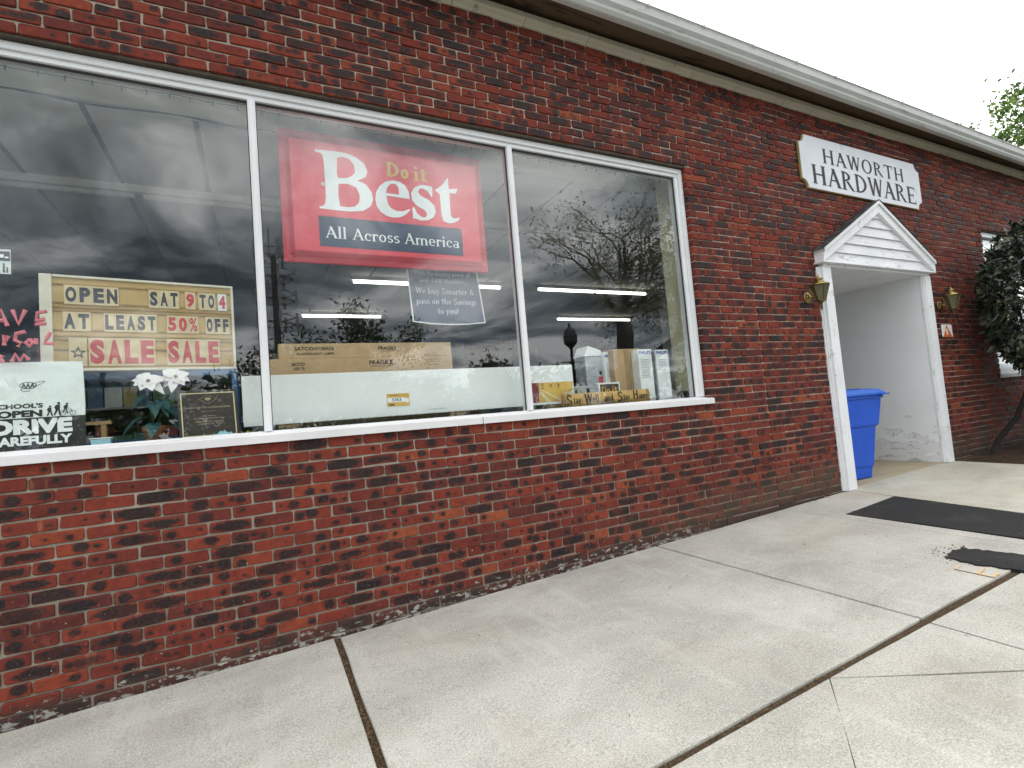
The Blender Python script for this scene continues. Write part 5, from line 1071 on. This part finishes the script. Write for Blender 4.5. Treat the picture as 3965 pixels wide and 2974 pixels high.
def make_tree(name, label, base, H, spread, seed, leaf, lsize=.16, nl=5, levels=5, fork=.22, group=None, up=.25, dens=1.0, r0=None):
    r_ = random.Random(seed); t = thing(name, label, 'tree', base, 0, group); tv, tf, items = [], [], []
    B = Vector(base); r0 = r0 or H * .017
    def grow(p, d, L, r, lev):
        nonlocal tv, tf
        pts, rs = [p.copy()], [r]; n = 4
        for i in range(n):
            d = (d + rv(r_) * .16 + Vector((0, 0, up * (.3 if lev else .6))) * .35).normalized(); p = p + d * (L / n); r *= .93; pts.append(p.copy()); rs.append(r)
            if lev >= 2 and lev < levels and r_.random() < .32:
                q = (d + rv(r_) * .75).normalized(); grow(p.copy(), q, L * .55, r * .45, lev + 1)
            if lev >= levels - 1:
                for _ in range(int(nl * dens + r_.random())):
                    dd = rv(r_).normalized(); items.append((p + rv(r_) * lsize * .9, dd, rv(r_), lsize * r_.uniform(.6, 1.3), lsize * .28, r_.random()))
        b = len(tv); a, c = tube(pts, rs, 7 if lev < 2 else 5 if lev < 4 else 4, False); tv += a; tf += [tuple(k + b for k in q) for q in c]
        if lev < levels:
            for k in range(3 if lev < 3 else 2):
                ax = rv(r_).normalized(); q = (d + ax * (spread if lev else spread * 1.25)).normalized(); grow(p.copy(), q, L * r_.uniform(.66, .88), r * (.80 if lev == 0 else .64), lev + 1)
    grow(B, Vector((r_.uniform(-.1, .1), r_.uniform(-.1, .1), 1)).normalized(), H * fork, r0, 0)
    k = H / (max(p[2] for p in tv) - B.z)                 # bring the grown tree to its full height
    tv = [tuple(B + (Vector(p) - B) * k) for p in tv]; items = [(B + (Vector(i[0]) - B) * k, *i[1:]) for i in items]
    O('trunk', (tv, tf), BARKD, t, smooth=True)
    g, a = leaf_quads(items, .1); o = O('crown', g, leaf, t); add_lv(o, a); return t
LFY = leaf_mat('young_yellow_green_leaf', (.08, .09, .025), (.19, .20, .055), (.32, .30, .10), .5, .35)
LFG = leaf_mat('fresh_green_leaf', (.04, .085, .015), (.10, .18, .03), (.20, .30, .06), .5, .3)
LFD = leaf_mat('dark_green_foliage', (.02, .035, .012), (.04, .07, .02), (.09, .12, .04), .5, .2)
make_tree('locust_tree', 'tall spreading locust tree mirrored in the right pane', (10.6, -13.9, -.45), 11.2, .62, 11, LFY, .16, 1, 6, .125, 'trees across the street', .26, .95)
make_tree('locust_tree', 'locust tree behind the tallest one, mirrored at the right pane edge', (17.2, -15.4, -.45), 10.0, .62, 4, LFY, .15, 1, 6, .13, 'trees across the street', .26, .8)
make_tree('locust_tree', 'young fine leaved tree mirrored in the middle pane below the red sign', (-.6, -12.3, -.45), 5.4, .6, 17, LFD, .15, 5, 5, .24, 'trees across the street')
make_tree('far_tree', 'bushy tree mirrored low beside the second mullion', (7.5, -23, -.45), 4.4, .6, 8, LFD, .3, 5, 4, .2, 'trees across the street')
make_tree('far_tree', 'small bushy tree mirrored low at the tower foot', (-2.2, -17, -.45), 4.6, .5, 9, LFD, .26, 5, 4, .2, 'trees across the street')
r_ = random.Random(77)
for i, (x, y, h) in enumerate(((-26, -34, 5.5), (-19, -36, 6.2), (-12, -38, 5.8), (-5, -40, 6.2), (3, -40, 5.0), (10, -42, 5.4), (17, -40, 5.8), (25, -42, 6.4), (33, -40, 6.0), (42, -38, 6.5))):
    t = thing('hedgerow_tree', 'round leafy tree in the far row across the street', 'tree', (x, y, -.47), 0, 'far tree row'); items = []
    for k in range(900):
        d = rv(r_).normalized(); q = r_.random() ** .4; lob = 1 + .25 * math.sin(d.x * 5 + i) * math.cos(d.z * 4 + i)
        c = Vector((x, y, -.4 + h * .52)) + Vector((d.x * 4.4 * q * lob, d.y * 2.5 * q, d.z * h * .46 * q * lob)); items.append((c, rv(r_), rv(r_), .75, .26, r_.random()))
    g, a = leaf_quads(items, .1); o = O('crown', g, LFD, t); add_lv(o, a); O('trunk', tube([(x, y, -.5), (x + .1, y, h * .5)], [.2, .12], 7), BARKD, t)
# tree behind the roof at right
d = ray(4140, 625); d.normalize(); tp = CAM + d * 26
tr = thing('street_tree', 'bright green tree rising beyond the roof at right', 'tree', (tp.x, tp.y, -.47)); items = []
r_ = random.Random(12); clus = []
for k in range(210):
    d_ = rv(r_).normalized(); q = r_.random() ** .45; clus.append(Vector((tp.x, tp.y, tp.z - 1.1)) + Vector((d_.x * 3.3 * q, d_.y * 3.3 * q, d_.z * 4.2 * q)))
for c in clus:
    s = r_.uniform(.35, .75)
    for k in range(240): items.append((c + rv(r_) * s * .42, rv(r_), rv(r_), r_.uniform(.12, .20), .055, r_.random()))
g, a = leaf_quads(items, .15); o = O('crown', g, LFG, tr); add_lv(o, a)
lm = [tube([(tp.x, tp.y, -.5), (tp.x + .1, tp.y, 2), (tp.x, tp.y + .1, tp.z - 2)], [.22, .18, .12], 8)]
for c in clus[::2]: lm.append(tube([(tp.x, tp.y, max(1.5, c.z - 2.2)), (Vector((tp.x, tp.y, c.z - .8)) * .4 + c * .6), c], [.06, .035, .012], 5))
O('trunk', join(*lm), BARK, tr)
# dark glossy shrub right of the doorway
sb = thing('evergreen_shrub', 'tall dark glossy shrub at the right edge in the mulch bed', 'shrub', (4.66, -.1, gz(4.66, 0)))
HOL = leaf_mat('dark_glossy_leaf', (.012, .022, .012), (.026, .042, .022), (.17, .17, .10), .25, .1); r_ = random.Random(3); items = []
for k in range(8200):
    while True:
        u = rv(r_).normalized(); q = r_.uniform(.55, 1.0) ** .5; c = Vector((5.25 + u.x * .98 * q, -.66 + u.y * .60 * q, 1.98 + u.z * 1.02 * q * (1 + .12 * math.sin(u.x * 7))))
        cut = .30 * math.sin(c.z * 5.1) + .2 * math.sin(c.x * 9 + c.z * 3)
        if c.y < -.045 and (u.x * 1.0 > -1.0 + cut * .25): break
    d_ = (u + rv(r_) * .7 + Vector((0, 0, -.5))).normalized(); items.append((c, d_, rv(r_), r_.uniform(.06, .125), r_.uniform(.022, .042), min(.999, r_.random() ** 1.6)))
for k in range(1500):
    u = rv(r_).normalized(); c = Vector((5.75 + u.x * .62, -.78 + u.y * .5, .95 + u.z * .55))
    if c.y < -.045: items.append((c, (u + rv(r_) * .7 + Vector((0, 0, -.5))).normalized(), rv(r_), r_.uniform(.06, .12), r_.uniform(.022, .04), min(.999, r_.random() ** 1.6)))
g, a = leaf_quads(items, .3); o = O('crown', g, HOL, sb); add_lv(o, a)
st = [tube([(4.66, -.09, .12), (4.74, -.14, .30), (4.90, -.28, .55), (4.98, -.40, .9), (5.1, -.55, 1.4)], [.035, .03, .028, .026, .02], 8)]
for k in range(9): a_ = k * .7; st.append(tube([(4.98 + .03 * math.cos(a_), -.42, .85 + .05 * k), (5.1 + .25 * math.cos(a_), -.55 + .2 * math.sin(a_), 1.4 + .06 * k), (5.25 + .6 * math.cos(a_), -.6 + .35 * math.sin(a_), 1.9 + .07 * k)], [.018, .013, .006], 6))
st.append(tube([(5.35, -.5, .14), (5.3, -.55, .7), (5.25, -.6, 1.5)], [.03, .026, .02], 8))
O('trunk', join(*st), paint('black_brown_stem', (.014, .011, .009), .9, .3, 12), sb, smooth=True)
# street lamp and radio mast that show as reflections
sl = thing('street_lamp', 'old style black street lamp mirrored in the right pane', 'street lamp', (5.85, -10.6, -.44))
IRON = paint('black_cast_iron', (.012, .012, .013), .4); lx, ly = 5.85, -10.6
O('post', lathe([(0, -.44), (.20, -.44), (.20, -.2), (.13, -.1), (.10, .3), (.065, .5), (.055, 2.6), (.08, 2.62), (.08, 2.68), (.05, 2.72), (.045, 3.1), (.09, 3.15), (.0, 3.16)], 12, (lx, ly, 0)), IRON, sl, smooth=True)
O('cross_arm', join(tube([(lx - .42, ly, 2.66), (lx + .42, ly, 2.66)], .022, 6), tube([(lx + .06, ly, 2.4), (lx + .25, ly, 2.5), (lx + .38, ly, 2.64)], .015, 6)), IRON, sl)
O('lantern', lathe([(0, 3.161), (.10, 3.161), (.22, 3.30), (.23, 3.55), (.19, 3.62), (0, 3.62)], 10, (lx, ly, 0)), paint('dark_lamp_glass', (.04, .04, .042), .3), sl)
O('cap', lathe([(0, 3.621), (.21, 3.621), (.17, 3.72), (.08, 3.80), (.04, 3.86), (.05, 3.90), (.0, 3.98)], 12, (lx, ly, 0)), IRON, sl)
mt = thing('radio_mast', 'tall phone mast with antenna racks mirrored left of the red sign', 'mast', (-.9, -57, -.47))
MST = paint('grey_mast_steel', (.05, .05, .055), .6); mv_ = [tube([(-.9, -57, -.5), (-.9, -57, 20.5)], [.42, .30], 10)]
O('pole', join(*mv_), MST, mt)
for zi, z in enumerate((13.0, 15.6, 18.0, 20.3)):
    rr = 2.0
    O('antenna_rack', join(*[tube([(-.9 + rr * math.cos(R(a)), -57 + rr * math.sin(R(a)), z + dz), (-.9 + rr * math.cos(R(a + 60)), -57 + rr * math.sin(R(a + 60)), z + dz)], .045, 5) for a in range(0, 360, 60) for dz in (0, .8)], *[tube([(-.9, -57, z + .4), (-.9 + rr * math.cos(R(a)), -57 + rr * math.sin(R(a)), z)], .04, 5) for a in range(0, 360, 60)]), MST, mt)
    for a in range(10, 370, 72): x, y = -.9 + rr * 1.05 * math.cos(R(a)), -57 + rr * 1.05 * math.sin(R(a)); O('antenna_panel', box(x - .14, x + .14, y - .1, y + .1, z - .5, z + 1.2), paint('pale_antenna', (.25, .25, .25), .6), mt)
O('whip_aerial', join(*[tube([(-.9 + dx, -57, 20.5), (-.9 + dx, -57, 20.5 + h)], .05, 5) for dx, h in ((-1.2, 5.0), (-.4, 3.2), (.5, 2.2), (1.3, 2.8))]), MST, mt)
